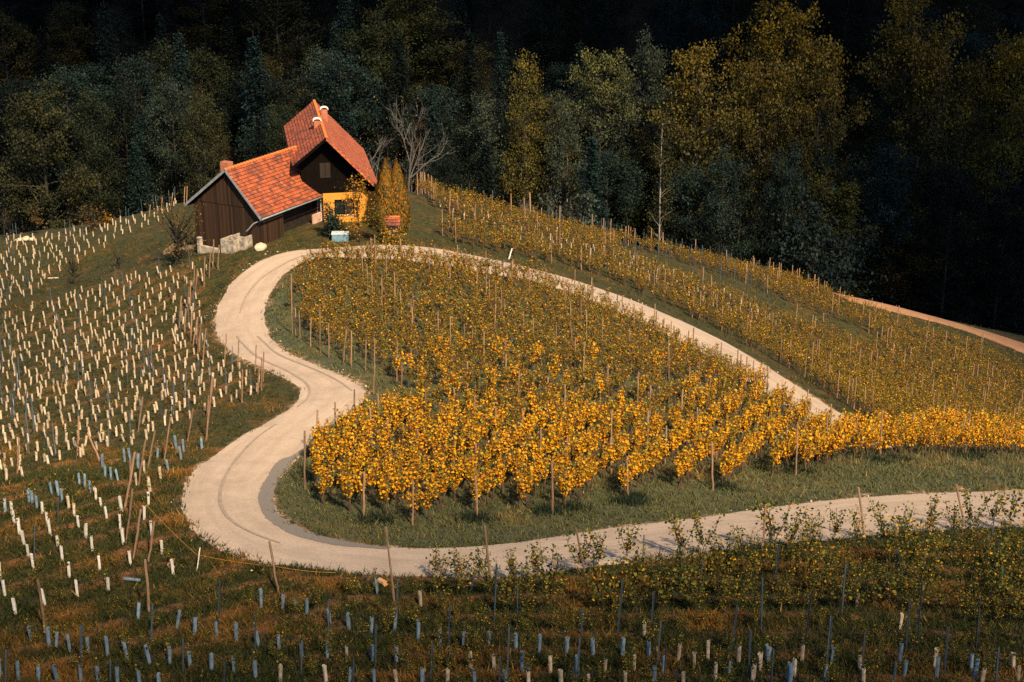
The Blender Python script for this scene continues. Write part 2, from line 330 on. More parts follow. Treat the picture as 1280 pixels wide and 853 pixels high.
c=(across(DIR_BOT,GX,GY)+wig*.6-across(DIR_BOT,P_BOT[0],P_BOT[1]))/2.; terrace+=bottom*.10*np.sin(2*np.pi*(c+.30))
soil*=.95*sstep(.38,.64,fbm(GX,GY,1.3,11)+.04)
# bank under the upper left field and loose stones by the road
gravel=(1-sstep(-.1,.25,rd1+(fbm(GX,GY,1.6,5)-.42)*.9))*(rd1<2)
gravel=np.maximum(gravel,sstep(.55,.75,fbm(GX,GY,1.1,21))*((pyy>596)&(pyy<625)&(pxx>1040)&front)*(1-sstep(.6,1.3,rd)))
bump_z=(fbm(GX,GY,7,1)-.5)*.5+(fbm(GX,GY,1.6,2)-.5)*.22
yard=inpoly(pxx,pyy,[(230,330),(330,330),(520,305),(520,285),(400,230),(230,240)])&front
k=sstep(.0,1.6,rd1)*sstep(.2,9.,R2.dist(GX,GY))*front*np.where(yard,.2,1.)
Z=Z0+(bump_z+terrace)*k
Z=np.where(rd<-.35,Z0-.06,Z); Z=np.where((rd>=-.35)&(rd<.0),Z0-.01,Z)
# low bank up to the left fields outside the bend
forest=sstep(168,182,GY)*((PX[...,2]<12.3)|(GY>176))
# ------------------------------------------------------------------ ground mesh
ny,nx=GX.shape; idx=np.arange(nx*ny).reshape(ny,nx)
Fq=np.stack([idx[:-1,:-1],idx[:-1,1:],idx[1:,1:],idx[1:,:-1]],-1).reshape(-1,4)
gm,nt,b=mat('meadow_ground'); gp=gpos(nt)
nf=noise(nt,3.2,6,gp,.7); nm=noise(nt,.55,5,gp,.6); nl=noise(nt,.09,3,gp)
g1=ramp(nt,nf,[(.30,(.010,.015,.006)),(.5,(.036,.037,.011)),(.72,(.085,.072,.018))])
dry=ramp(nt,nm,[(.50,(0,)*3),(.70,(.9,)*3)]); g=mixc(nt,dry,g1,ramp(nt,nf,[(.3,(.035,.024,.008)),(.7,(.16,.085,.020))]))
hg=ramp(nt,nf,[(.30,(.022,.030,.018)),(.55,(.070,.080,.040)),(.75,(.14,.135,.065))]); hg=mixc(nt,ramp(nt,nm,[(.5,(0,)*3),(.75,(.6,)*3)]),hg,(.15,.10,.03))
g=mixc(nt,attr(nt,'heart').outputs['Fac'],g,hg)
so=ramp(nt,nf,[(.25,(.07,.032,.014)),(.55,(.22,.095,.034)),(.8,(.38,.19,.07))])
g=mixc(nt,attr(nt,'soil').outputs['Fac'],g,so)
vo=N(nt,'ShaderNodeTexVoronoi'); vo.inputs['Scale'].default_value=7.; nt.links.new(gp,vo.inputs['Vector'])
sepv=N(nt,'ShaderNodeSeparateColor'); nt.links.new(vo.outputs['Color'],sepv.inputs[0])
gv=ramp(nt,sepv.outputs[0],[(.1,(.12,.06,.03)),(.5,(.34,.20,.11)),(.9,(.56,.44,.31))])
g=mixc(nt,attr(nt,'gravel').outputs['Fac'],g,gv)
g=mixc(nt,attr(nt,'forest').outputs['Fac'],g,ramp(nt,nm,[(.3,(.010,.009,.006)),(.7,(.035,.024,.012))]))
nt.links.new(g,b.inputs['Base Color']); b.inputs['Roughness'].default_value=.95; bump(nt,b,nf,.8,.12)
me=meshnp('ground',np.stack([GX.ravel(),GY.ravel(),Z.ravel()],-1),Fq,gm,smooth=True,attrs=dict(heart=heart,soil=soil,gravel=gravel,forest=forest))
tag(link('ground',me),kind='structure')
# ------------------------------------------------------------------ road surfaces
def road_mesh(name,A,B,T,m,lift=.0,nc=9,crown=.03,edge=.0):
    n=len(A); V=[];UV=[]
    ea=(fbm(T,T*0+3,.8,31)-.5)*edge; eb=(fbm(T,T*0+9,.8,37)-.5)*edge
    for i in range(nc):
        t=i/(nc-1); w=np.linalg.norm((A-B)[:,:2],axis=1); tt=t+ (1-t)*ea/w - t*eb/w
        xy=A[:,:2]*(1-tt[:,None])+B[:,:2]*tt[:,None]; z=grid(Z0,xy[:,0],xy[:,1])+lift+crown*(1-(2*t-1)**2)
        V.append(np.c_[xy,z]); UV.append(np.c_[T,(tt-.5)*w])
    V.append(np.c_[V[0][:,:2],V[0][:,2]-.2]); V.append(np.c_[V[nc-1][:,:2],V[nc-1][:,2]-.2]); UV.append(UV[0]);UV.append(UV[nc-1])
    order=[nc]+list(range(nc))+[nc+1]; ids=[np.arange(n)+k*n for k in order]; f=[]
    for p,q in zip(ids[:-1],ids[1:]): f.append(np.stack([p[:-1],q[:-1],q[1:],p[1:]],-1))
    f=np.concatenate(f); Va=np.concatenate(V)
    # make it face up
    a,bb,cc=Va[f[n*2][0]],Va[f[n*2][1]],Va[f[n*2][2]]
    if np.cross(bb-a,cc-a)[2]<0: f=f[:,::-1].copy()
    me=meshnp(name,Va,f,m,uv=np.concatenate(UV)); me.polygons.foreach_set('use_smooth',np.zeros(len(me.polygons),bool)); return me
rm,nt,b=mat('worn_road'); uv=N(nt,'ShaderNodeTexCoord').outputs['UV']; gp=gpos(nt)
mp=N(nt,'ShaderNodeMapping'); mp.inputs['Scale'].default_value=(.16,1.6,1); nt.links.new(uv,mp.inputs[0])
n1=noise(nt,1.,5,mp.outputs[0]); n2=noise(nt,12,4,gp,.8); n3=noise(nt,.6,5,gp,.65)
c=ramp(nt,n1,[(.3,(.34,.262,.20)),(.5,(.45,.352,.272)),(.72,(.53,.42,.33))])
c=mixc(nt,.38,c,ramp(nt,n2,[(.32,(.20,.155,.12)),(.5,(.47,.38,.30)),(.68,(.62,.52,.42))]))
c=mixc(nt,ramp(nt,n3,[(.45,(0,)*3),(.70,(.6,)*3)]),c,(.31,.245,.19))
ve=N(nt,'ShaderNodeTexVoronoi',feature='DISTANCE_TO_EDGE'); mp2=N(nt,'ShaderNodeMapping'); mp2.inputs['Scale'].default_value=(.22,.5,1); nt.links.new(uv,mp2.inputs[0])
dn=N(nt,'ShaderNodeTexNoise'); dn.inputs['Scale'].default_value=1.2; nt.links.new(uv,dn.inputs['Vector']); va=N(nt,'ShaderNodeVectorMath',operation='ADD'); sc=N(nt,'ShaderNodeVectorMath',operation='SCALE'); sc.inputs['Scale'].default_value=.5
nt.links.new(dn.outputs['Color'],sc.inputs[0]); nt.links.new(mp2.outputs[0],va.inputs[0]); nt.links.new(sc.outputs[0],va.inputs[1]); nt.links.new(va.outputs[0],ve.inputs['Vector'])
c=mixc(nt,ramp(nt,ve.outputs['Distance'],[(0,(.35,)*3),(.012,(0,)*3)]),c,(.15,.11,.09))
nt.links.new(c,b.inputs['Base Color']); b.inputs['Roughness'].default_value=.9; bump(nt,b,n2,.35,.012)
tag(link('road',road_mesh('road',RA,RB,RT,rm,edge=.35)),kind='structure')
dm,nt,b=mat('dirt_track'); gp=gpos(nt); n2=noise(nt,5,5,gp,.7); n3=noise(nt,.5,4,gp)
c=mixc(nt,.5,ramp(nt,n2,[(.3,(.24,.115,.055)),(.7,(.46,.25,.13))]),ramp(nt,n3,[(.3,(.26,.13,.07)),(.7,(.44,.25,.14))])); nt.links.new(c,b.inputs['Base Color']); b.inputs['Roughness'].default_value=.95; bump(nt,b,n2,.5,.03)
tag(link('dirt_road',road_mesh('dirt_road',DA,DB,DT,dm,lift=.06,edge=.5)),kind='structure')
# darker repair on the inside of the bend, and tyre marks: thin sheets on the road
PP=[(379,562,381,564),(364,570.5,373,570.5),(351,573.5,364,580),(340,584.5,355,591),(333,597,347,602),(324,614,342,615),(321.5,627,341.5,628),(328,641,345,640),(340,653,355,649),(360,668,376,660),(390,677,402,670.5),(430,683.5,440,679),(480,688,490,685)]
PA,PB,PT=strip_edges(PP,160); PA=PA+(PA-PB)/np.linalg.norm(PA-PB,axis=1)[:,None]*((fbm(PT,PT*0,1.4,61)-.5)*.20+(fbm(PT,PT*0,.2,63)-.5)*.12)[:,None]*np.minimum(1,np.linalg.norm(PA-PB,axis=1)*2)[:,None]
def on_road_z(x,y):
    d=((np.stack([x,y],-1)[:,None]-R1.c[None])**2).sum(-1); j=d.argmin(1); t=np.clip(np.sqrt(d.min(1))/R1.hw[j],0,1)
    return grid(Z0,x,y)+.03*(1-t*t)
def sheet(name,A,B,m,lift,nc=5):
    n=len(A);V=[]
    for i in range(nc):
        t=i/(nc-1); q=A*(1-t)+B*t; V.append(np.c_[q[:,:2],on_road_z(q[:,0],q[:,1])+lift])
    ids=[np.arange(n)+k*n for k in range(nc)]; f=np.concatenate([np.stack([p[:-1],q[:-1],q[1:],p[1:]],-1) for p,q in zip(ids[:-1],ids[1:])]); Va=np.concatenate(V)
    if np.cross(Va[f[0][1]]-Va[f[0][0]],Va[f[0][2]]-Va[f[0][0]])[2]<0: f=f[:,::-1].copy()
    return meshnp(name,Va,f,m,smooth=True)
M['patch']=plain('asphalt_patch',(.15,.135,.125),(.23,.205,.185),14,rough=.9,coord='pos'); M['tyre']=plain('tyre_rubber_mark',(.26,.21,.17),(.36,.29,.235),3,rough=.9,bmp=0,coord='pos')
tag(link('road_patch',sheet('road_patch',PA,PB,M['patch'],.016)),kind='structure')
TM=[[(296,421),(300,427),(308,435),(317,444),(334,453.5),(354,461.5),(369,470),(383,479),(388,489),(384,500),(372,509)],
    [(322,421),(331,429),(341,439),(354,447),(375,455),(400,465),(424,477),(440,489)],
    [(345,531),(318,549),(291,579),(278,603),(274,622),(278,640),(292,655),(318,669),(350,680)],
    [(395,310+8),(372,322),(345,336),(322,352),(306,372),(300,392)]]
for T_ in TM:
    L=smooth_line(hit([p[0] for p in T_],[p[1] for p in T_],Z0)); d=np.gradient(L,axis=0); d/=np.linalg.norm(d,axis=1)[:,None]; nn=np.stack([-d[:,1],d[:,0],0*d[:,0]],-1)
    w=.045+.03*np.sin(np.linspace(0,3.1,len(L)))[:,None]
    tag(link('tyre_mark',sheet('tyre_mark',L-nn*w,L+nn*w,M['tyre'],.024,2)),kind='structure')
gz=lambda x,y: float(grid(Z,[x],[y])[0])
# ================================================================== BUILDINGS
def V3(*a): return np.array(a,float)
UPV=V3(0,0,1)
def on_plane(px,py,p0,n): r=ray(px,py); return CAM+r*(np.dot(p0-CAM,n)/np.dot(r,n))
def unit(v): return v/np.linalg.norm(v)
def roof_slope(name,m,eave0,eave1,ridge1,ridge0,parent,course=.28,th=.05,body=.12):
    """courses of tiles as overlapping strips, from eave to ridge; eave0-ridge0 is one rake"""
    mb=MB(); n=max(2,int(np.linalg.norm(ridge0-eave0)/course)); nrm=unit(np.cross(eave1-eave0,ridge0-eave0)); nrm=nrm if nrm[2]>0 else -nrm
    L=np.linalg.norm(eave1-eave0); H=np.linalg.norm(ridge0-eave0); cs=14
    for i in range(n):
        a,b=i/n,min(1,(i+1.0)/n)
        for j in range(cs):
            u0,u1=j/cs,(j+1)/cs; w0=.02*math.sin(u0*9+i)+.0; w1=.02*math.sin(u1*9+i)
            q=lambda u,t,l: (eave0*(1-u)+eave1*u)*(1-t)+(ridge0*(1-u)+ridge1*u)*t+nrm*l
            v=[q(u0,a,th+w0*.6),q(u1,a,th+w1*.6),q(u1,b,.006+w1*.6),q(u0,b,.006+w0*.6),q(u0,a,-.02),q(u1,a,-.02)]
            f=[[0,1,2,3],[4,5,1,0]]
            if np.dot(np.cross(v[1]-v[0],v[2]-v[0]),nrm)<0: f=[k[::-1] for k in f]
            mb.add(v,f,[(u0*L,a*H),(u1*L,a*H),(u1*L,b*H),(u0*L,b*H),(u0*L,a*H),(u1*L,a*H)])
    o=mb.obj(name,m,parent)
    # boarding under the tiles
    bd=MB().prism([eave0-nrm*.03,eave1-nrm*.03,ridge1-nrm*.03,ridge0-nrm*.03],-nrm*body); return o,bd,nrm
# ---------------------------------------------------------------- barn
P1=P(326,273.7,17.1); P2=on_plane(415.5,240,P1,UPV); U=unit(P2-P1); LB=np.linalg.norm(P2-P1); Wv=unit(np.cross(UPV,U)); Wv=Wv if Wv[0]<0 else -Wv
AP=on_plane(281,212.5,P1,U); LE=on_plane(231,256,P1,U)
BG=hit1(318,311); bz=BG[2]
barn=empty('barn',tuple((P1+LE)/2*V3(1,1,0)+V3(0,0,bz))); tag(barn,'dark brown timber barn with weathered red tile roof and open front','barn')
RE=AP+U*LB*.97
rs,bd,n1=roof_slope('roof',M['tile'],P1,P2,RE,AP,barn); rs['label']='roof slope of mottled red clay tiles facing the road'
bd.obj('roof_boarding',M['darkwood'],barn)
LE2=LE+U*LB
ls,bd2,n2=roof_slope('roof',M['tile'],LE,LE2,RE,AP,barn); bd2.obj('roof_boarding',M['darkwood'],barn)
rt=MB(); nr=int(LB/.38)
for i in range(nr):
    a=AP+U*LB*.97*i/nr; b2=AP+U*LB*.97*(i+1.12)/nr; rt.tube([a+UPV*.02,b2-UPV*.02],[.13,.105],8)
rt.obj('ridge_tiles',M['ridge'],barn,True)
for nm,e,a in (('rake_trim',P1,AP),('rake_trim',LE,AP)):
    d=unit(a-e); mb=MB().box(e-U*.04-UPV*.16,(a-e)+d*.05,U*.035,UPV*.24); mb.obj(nm,M['metal'],barn)
# gutter along the front eave and its spout over the troughs
ow=-Wv; gt=MB().tube([P1+ow*.08-UPV*.06+U*t*LB for t in (0,.5,1)],.065,7); gut=gt.obj('gutter',M['metal'],barn,True)
wall0=P1+U*.45+Wv*.55; dp=[P1+ow*.04-UPV*.1+U*.5,P1+Wv*.2-UPV*.25+U*.4,P1+Wv*.75-UPV*.45+U*.05,P1+Wv*.95-UPV*.8-U*.15,P1+Wv*1.2-UPV*1.05-U*.25]
MB().tube(smooth_line(dp),.045,7).obj('downpipe',M['metal'],gut,True)
def uvw(o,u,v): # boards run vertically: uv = (along, up)
    return o
def wall_panel(name,poly,thick,m,parent,o,du,label=None):
    mb=MB().prism(poly,thick); mb.uv=[(float(np.dot(np.array(p)-o,du)),float(p[2]-o[2])) for p in mb.v]; q=mb.obj(name,m,parent)
    if label: q['label']=label
    return q
gi=U*.40; slopeR=(AP-P1); slopeL=(AP-LE)
def under(e,a,k,drop): q=e+(a-e)*k; return q+gi-UPV*drop
gR=under(P1,AP,.13,.22); gL=under(LE,AP,.13,.22); gA=AP+gi-UPV*.25
low=bz-.6; mid=P1[2]+.12
gzf=lambda q: np.array([q[0],q[1],low])
wall_panel('gable_wall',[gzf(gL),gzf(gR),gR,gA,gL],U*.12,M['boards'],barn,gL,-Wv,'dark vertical boards of the gable end')
# slightly proud upper boarding, as the photo's horizontal joint
kk=.36
hz=gR[2]+.35
tR=gR+(gA-gR)*((hz-gR[2])/(gA[2]-gR[2])); tL=gL+(gA-gL)*((hz-gL[2])/(gA[2]-gL[2]))
wall_panel('gable_boarding',[tL-U*.04,tR-U*.04,gA-U*.04-UPV*.02],U*.035,M['boards'],barn,gL+Wv*.07,-Wv)
# long front wall: boarded bay, dark open bay, scrap of plastered wall, corner post
fw=gR-gi; fw=np.array([gR[0],gR[1],0]);LW=LB-.9
def fpt(t,z): q=fw+U*t; return np.array([q[0],q[1],z])
ez=gR[2]-.02
ft=lambda t: min(low, gz(*fpt(t,0)[:2])-.4)
wall_panel('front_wall',[fpt(.13,low),fpt(LW*.34,low),fpt(LW*.34,ez),fpt(.13,ez)],Wv*.1,M['boards'],barn,fw,U)
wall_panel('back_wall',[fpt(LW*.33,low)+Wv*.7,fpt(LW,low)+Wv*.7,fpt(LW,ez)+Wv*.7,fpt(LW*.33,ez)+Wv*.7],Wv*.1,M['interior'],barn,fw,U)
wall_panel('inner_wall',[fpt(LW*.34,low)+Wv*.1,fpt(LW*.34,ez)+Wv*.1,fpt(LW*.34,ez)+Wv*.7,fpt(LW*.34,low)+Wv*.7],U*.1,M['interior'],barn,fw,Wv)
lw0=gzf(gL); wall_panel('rear_wall',[lw0+U*.12,lw0+U*LW,lw0+U*LW+UPV*(gL[2]-low),lw0+U*.12+UPV*(gL[2]-low)],-Wv*.1,M['boards'],barn,lw0,U)
er=fpt(LW,low); zg=gz(er[0],er[1])
wall_panel('end_wall',[er,er+Wv*5.2,er+Wv*5.2+UPV*(ez-low),er+UPV*(ez-low)],-U*.12,M['pink'],barn,er,Wv,'end wall of peeling white and red plaster')
pq=fpt(LW*.80,low); MB().box(pq,U*LW*.17,Wv*.14,UPV*(zg-low+.75)).obj('plaster_stub',M['pink'],barn,bev=.03)
for t in (LW*.985,LW*.93): q=fpt(t,low); MB().box(q-Wv*.10,U*.13,Wv*.13,UPV*(ez-low)).obj('post',M['whitepaint'],barn,bev=.01)
# brick chimney behind the ridge
cb=on_plane(288,214,AP+U*.9,U); cb=AP+U*.9+Wv*.35; 
MB().box(cb-UPV*1.0,U*.55,Wv*.8,UPV*1.3).obj('chimney',M['brick'],barn,bev=.02)
# ---------------------------------------------------------------- farmhouse
A_=P(407.7,172.4,16.55); B_=on_plane(392.4,126,A_,UPV); Vd=unit(B_-A_); LH=np.linalg.norm(B_-A_); Rt=unit(np.cross(Vd,UPV))
C_=on_plane(476,238.7,A_,Vd); E1=on_plane(383,193.6,A_,Vd); E_=A_+(E1-A_)*(42/24.7)
hz0=gz(C_[0]-1,C_[1]+1)
house=empty('farmhouse',(float(A_[0]),float(A_[1]+1),hz0)); tag(house,'yellow plastered farmhouse with dark wooden gable and steep orange tile roof','house')
r1,bd,nR=roof_slope('roof',M['tile2'],C_,C_+Vd*LH,B_,A_,house); r1['label']='smooth lighter orange roof slope on the right'; bd.obj('roof_boarding',M['darkwood'],house)
r2,bd,nL=roof_slope('roof',M['tile'],E_,E_+Vd*LH,B_,A_,house); r2['label']='mottled red roof slope above the barn'; bd.obj('roof_boarding',M['darkwood'],house)
rt=MB(); nr=int(LH/.4)
for i in range(nr): rt.tube([A_+Vd*LH*i/nr+UPV*.03,A_+Vd*LH*(i+1.1)/nr],[.13,.11],8)
rt.obj('ridge_tiles',M['ridge'],house,True)
for e in (C_,E_): MB().box(e-Vd*.05-UPV*.22,A_-e,Vd*.04,UPV*.26).obj('bargeboard',M['tile2'] if e is C_ else M['darkwood'],house)
# front wall, set back under the roof
SB=1.25; O=A_+Vd*SB; nV=Vd
wr=on_plane(467.5,239.3,O,nV); WL=float(np.dot(on_plane(404,250,O,nV)-wr,Rt)); zt=wr[2]; zb=on_plane(467.5,281,O,nV)[2]
def WP(px,py): return on_plane(px,py,O,nV)
win0=WP(418,250);win1=WP(443,268)
def hp(x,z,d=0): q=wr+Rt*x+Vd*d; return np.array([q[0],q[1],z])
wx0=float(np.dot(win0-wr,Rt)); wx1=float(np.dot(win1-wr,Rt)); wz1=float(win0[2]); wz0=float(win1[2])
mb=MB()
for (xa,xb,za,zb_) in ((WL,wx0,zb,zt),(wx1,0,zb,zt),(wx0,wx1,zb,wz0),(wx0,wx1,wz1,zt)):
    mb.box(hp(xa,za),Rt*(xb-xa),Vd*.3,UPV*(zb_-za))
mb.obj('wall',M['yellow'],house)
MB().box(hp(WL+.03,hz0-1.,.05),Rt*(-WL-.06),Vd*.25,UPV*(zb-hz0+1.)).obj('plinth',M['plinth'],house)
wf=MB()
for q in ((wx0,wx0+.09,wz0,wz1),(wx1-.09,wx1,wz0,wz1),(wx0,wx1,wz0,wz0+.09),(wx0,wx1,wz1-.09,wz1),((wx0+wx1)/2-.04,(wx0+wx1)/2+.04,wz0,wz1)):
    wf.box(hp(q[0],q[2],.14),Rt*(q[1]-q[0]),Vd*.06,UPV*(q[3]-q[2]))
w_=wf.obj('window',M['darkwood'],house); MB().box(hp(wx0,wz0,.22),Rt*(wx1-wx0),Vd*.02,UPV*(wz1-wz0)).obj('pane',M['glass'],w_)
MB().box(hp(wx0-.08,wz0-.07,-.08),Rt*(wx1-wx0+.16),Vd*.2,UPV*.06).obj('sill',M['stone'],w_)
# dark boarded gable over it with a shuttered window
gp_=lambda e,k,dz: (lambda q: q)(e+(A_-e)*k)
def roofx(x):  # underside of roof above wall abscissa x on the wall plane
    ax=float(np.dot(O-wr,Rt)); cx=float(np.dot(C_+Vd*SB-wr,Rt)); ex=float(np.dot(E_+Vd*SB-wr,Rt))
    return (A_[2]+(C_[2]-A_[2])*(x-ax)/(cx-ax) if x>ax else A_[2]+(E_[2]-A_[2])*(x-ax)/(ex-ax))-.24
ax=float(np.dot(O-wr,Rt)); xr=.25
poly=[hp(WL-1.6,zt+.01),hp(xr,zt+.01),hp(xr,max(zt+.05,roofx(xr))),hp(ax,roofx(ax)),hp(WL-1.6,max(zt+.05,roofx(WL-1.6)))]
wall_panel('gable',poly,Vd*.12,M['darkwood'],house,wr,Rt,'dark board gable under the roof overhang')
g0=WP(399,204);g1=WP(413.5,222); x0=float(np.dot(g0-wr,Rt));x1=float(np.dot(g1-wr,Rt))
sh=MB()
for i in range(2):
    xx=x0+(x1-x0)*i/2; sh.box(hp(xx+.02,g1[2],-.06),Rt*((x1-x0)/2-.04),Vd*.055,UPV*(g0[2]-g1[2]))
sh.obj('shutters',plain('old_shutter',(.014,.010,.008),(.028,.02,.015),5),house)
# side and back walls
MB().box(hp(-.3,hz0-1,.3),Rt*.3,Vd*(LH-SB-1.3),UPV*(zt-hz0+1)).obj('side_wall',M['yellow'],house)
MB().box(hp(WL,hz0-1,.3),Rt*.3,Vd*(LH-SB-1.3),UPV*(zt-hz0+1)).obj('side_wall',M['yellow'],house)
bk=[q+Vd*(LH-SB-1.0) for q in poly]; bk[0][2]=bk[1][2]=hz0-1; wall_panel('back_wall',bk,Vd*.1,M['darkwood'],house,wr,Rt)
# chimneys with white caps
def chimney(base,topz,w,label):
    c=MB().box(base-Rt*w/2-Vd*w/2-UPV*1.2,Rt*w,Vd*w,UPV*(topz-.34-base[2]+1.2)).obj('chimney',M['brick'],house,bev=.02); c['label']=label
    cap=MB(); k=9; R_=w*.68
    for i in range(k):
        a0,a1=math.pi*i/k,math.pi*(i+1)/k
        f=lambda a,r: base*V3(1,1,0)+UPV*(topz-.34)+Rt*math.cos(a)*r+UPV*math.sin(a)*r*.62
        cap.prism([f(a0,R_),f(a1,R_),f(a1,R_-.07),f(a0,R_-.07)],Vd*w*1.1)
    cap.v=[tuple(np.array(q)-Vd*w*.55) for q in cap.v]; cap.obj('chimney_cap',M['whitepaint'],c)
q=on_plane(405.5,150,A_,nR); chimney(q,on_plane(404,131.5,q,Vd)[2],.52,'dark chimney with white arched cap, farther one')
q=on_plane(396.5,158,A_,nL); chimney(q,on_plane(396.5,145.5,q,Vd)[2],.52,'brick chimney with white arched cap, nearer the gable')
# porch at the right corner: slab and plank railing
pr=MB()
for z in (.25,.62,1.0): pr.box(hp(.05,zb+z,1.2),Rt*2.3,Vd*.05,UPV*.16)
for x in (.1,2.2): pr.box(hp(x,hz0-.6,1.26),Rt*.1,Vd*.1,UPV*(zb-hz0+1.75))
pr.obj('porch_railing',M['lightwood'],house); MB().box(hp(.05,zb+1.5,1.1),Rt*2.4,Vd*1.6,UPV*.28).obj('porch_canopy',M['whitepaint'],house)
# ---------------------------------------------------------------- things by the barn
M['trough']=plain('stained_concrete',(.10,.085,.07),(.50,.45,.38),3.2,bmp=.5,coord='pos')
def trough(px,py,du,dw,h,label):
    g=hit1(px,py); mb=MB(); o=g-UPV*.15; t=.13; a=U*du; b=Wv*dw; h+=.15
    mb.box(o,a,Wv*t,UPV*h).box(o+Wv*(dw-t),a,Wv*t,UPV*h).box(o+Wv*t,U*t,Wv*(dw-2*t),UPV*h).box(o+Wv*t+U*(du-t),U*t,Wv*(dw-2*t),UPV*h).box(o+Wv*t+U*t,U*(du-2*t),Wv*(dw-2*t),UPV*h*.55)
    q=mb.obj('water_trough',M['trough'],None,bev=.015); tag(q,label,'trough'); MB().box(o+Wv*t+U*t+UPV*h*.56,U*(du-2*t),Wv*(dw-2*t),UPV*h*.12).obj('water',M['glass'],q); return q
trough(293,316.8,1.35,1.25,.92,'stained concrete trough closest to the low wall by the barn')
trough(306.5,313.0,1.35,1.25,.95,'concrete trough under the barn downpipe, behind the other trough')
g=hit1(247,317.5); e=hit1(274,316.5); d=unit((e-g)*V3(1,1,0)); pn=V3(-d[1],d[0],0)
mb=MB().box(g-UPV*.3,d*.32,pn*.3,UPV*1.6).box(g+d*.32-UPV*.3+pn*.03,d*(np.linalg.norm(e-g)-.32),pn*.22,UPV*1.0); tag(mb.obj('low_wall',M['concrete'],None,bev=.02),'low weathered concrete wall with a taller end at the barn gable','wall')
def boulder(c,r,m,name,label,cat,group=None,seed=0):
    import bmesh
    bm=bmesh.new(); bmesh.ops.create_icosphere(bm,subdivisions=3,radius=1)
    for v in bm.verts:
        p=np.array(v.co); k=1+.35*(float(fbm(np.array([p[0]*1.3+seed*5]),np.array([p[1]*1.3+p[2]*.7]),1.,seed)[0])-.5)*2
        v.co=Vector(p*k*np.array(r))
    me=bpy.data.meshes.new(name); bm.to_mesh(me); bm.free(); me.materials.append(m); me.polygons.foreach_set('use_smooth',[True]*len(me.polygons))
    o=link(name,me,None,(c[0],c[1],gz(c[0],c[1])+r[2]*.45)); o.rotation_euler=(0,0,seed*1.3); tag(o,label,cat,group)
boulder(hit1(326,312),(.46,.36,.34),M['stone'],'boulder','pale rounded boulder on the grass between troughs and road','rock',seed=3)
for i,(x,y,r) in enumerate(((24,301,.32),(33,300,.40),(41,300.5,.3))): boulder(hit1(x,y),(r*1.2,r*.8,r*.55),M['stone'],'boulder','pale stone lying along the top edge of the upper left field','rock','stones along the upper left field edge',seed=10+i)
g=hit1(205,318); e=hit1(246,310); mb=MB(); d=(e-g); d2=hit1(222,306)-g
for o,a in ((g,d),(g,d2),(g+d2,d),(g+d,d2)): n_=unit(np.cross(a,UPV)); mb.box(o-UPV*.15,a,n_*.06,UPV*.45)
bd_=mb.obj('raised_bed',M['lightwood'],None); tag(bd_,'low plank frame of a garden bed beside the barn gable','garden bed')
# blue box, small tiled notice board
g=hit1(415,302.3); e=hit1(435.5,302.3); d=unit((e-g)*V3(1,1,0)); pn=V3(-d[1],d[0],0); Lb=np.linalg.norm(e-g)
bx=empty('storage_box',tuple(g)); tag(bx,'blue storage box with pale lid between barn and yellow house','box')
MB().box(g-UPV*.1,d*Lb,pn*.75,UPV*.62).obj('body',M['bluebox'],bx,bev=.02); MB().box(g-d*.04-pn*.04+UPV*.53,d*(Lb+.08),pn*.83,UPV*.07).obj('lid',plain('pale_lid',(.42,.48,.52),(.55,.6,.62),4,bmp=0),bx,bev=.01)
g=hit1(490.5,301); sn=empty('notice_board',tuple(g)); tag(sn,'wooden post with a small red tiled roof in front of the thuja','notice board')
s0=on_plane(482,280.5,g,V3(0,1,0)); s1=on_plane(500.5,280.5,g,V3(0,1,0)); tz=on_plane(490,271.5,g,V3(0,1,0))[2]; Lr=s1[0]-s0[0]
MB().box(g-UPV*.3+V3(-.06,-.06,0),V3(.12,0,0),V3(0,.12,0),UPV*(s0[2]-g[2]+.35)).obj('post',M['darkwood'],sn)
MB().box(V3(s0[0]+.2,g[1]-.05,s0[2]-.62),V3(Lr-.4,0,0),V3(0,.04,0),UPV*.6).obj('board',M['lightwood'],sn)
e0=V3(s0[0],g[1]-.5,s0[2]);e1=e0+V3(Lr,0,0);k0=V3(s0[0],g[1],tz);k1=k0+V3(Lr,0,0)
roof_slope('roof',M['tile'],e0,e1,k1,k0,sn,.2); roof_slope('roof',M['tile'],e0+V3(0,1.,0),e1+V3(0,1.,0),k1,k0,sn,.2)
MB().tube([k0+UPV*.03,k1+UPV*.03],.07,8).obj('ridge_tiles',M['ridge'],sn,True)
# ================================================================== VINEYARD
def leafquads(C,size,R,up=.35,droop=0.):
    n=len(C); nn=R.normal(size=(n,3)); nn[:,2]=np.abs(nn[:,2])+up*2; nn/=np.linalg.norm(nn,axis=1)[:,None]
    t=R.normal(size=(n,3)); t-=nn*(t*nn).sum(1)[:,None]; t/=np.linalg.norm(t,axis=1)[:,None]; b=np.cross(nn,t); s=np.asarray(size)[:,None]
    V=np.stack([C-t*s*.5,C+b*s*.42+nn*s*.12,C+t*s*.55,C-b*s*.42+nn*s*.12],1).reshape(-1,3)
    return V,np.arange(4*n).reshape(n,4)
def pal(R,n,cols,wts):
    cols=np.array(cols); k=R.choice(len(cols),n,p=np.array(wts)/sum(wts)); c=cols[k]*R.uniform(.75,1.25,(n,1)); return np.clip(c,0,.9)
Y_=(.74,.38,.013);O_=(.50,.20,.012);G_=(.13,.13,.020);OG=(.20,.145,.016);DG=(.032,.050,.014);B_R=(.16,.075,.02);LG=(.26,.23,.035)
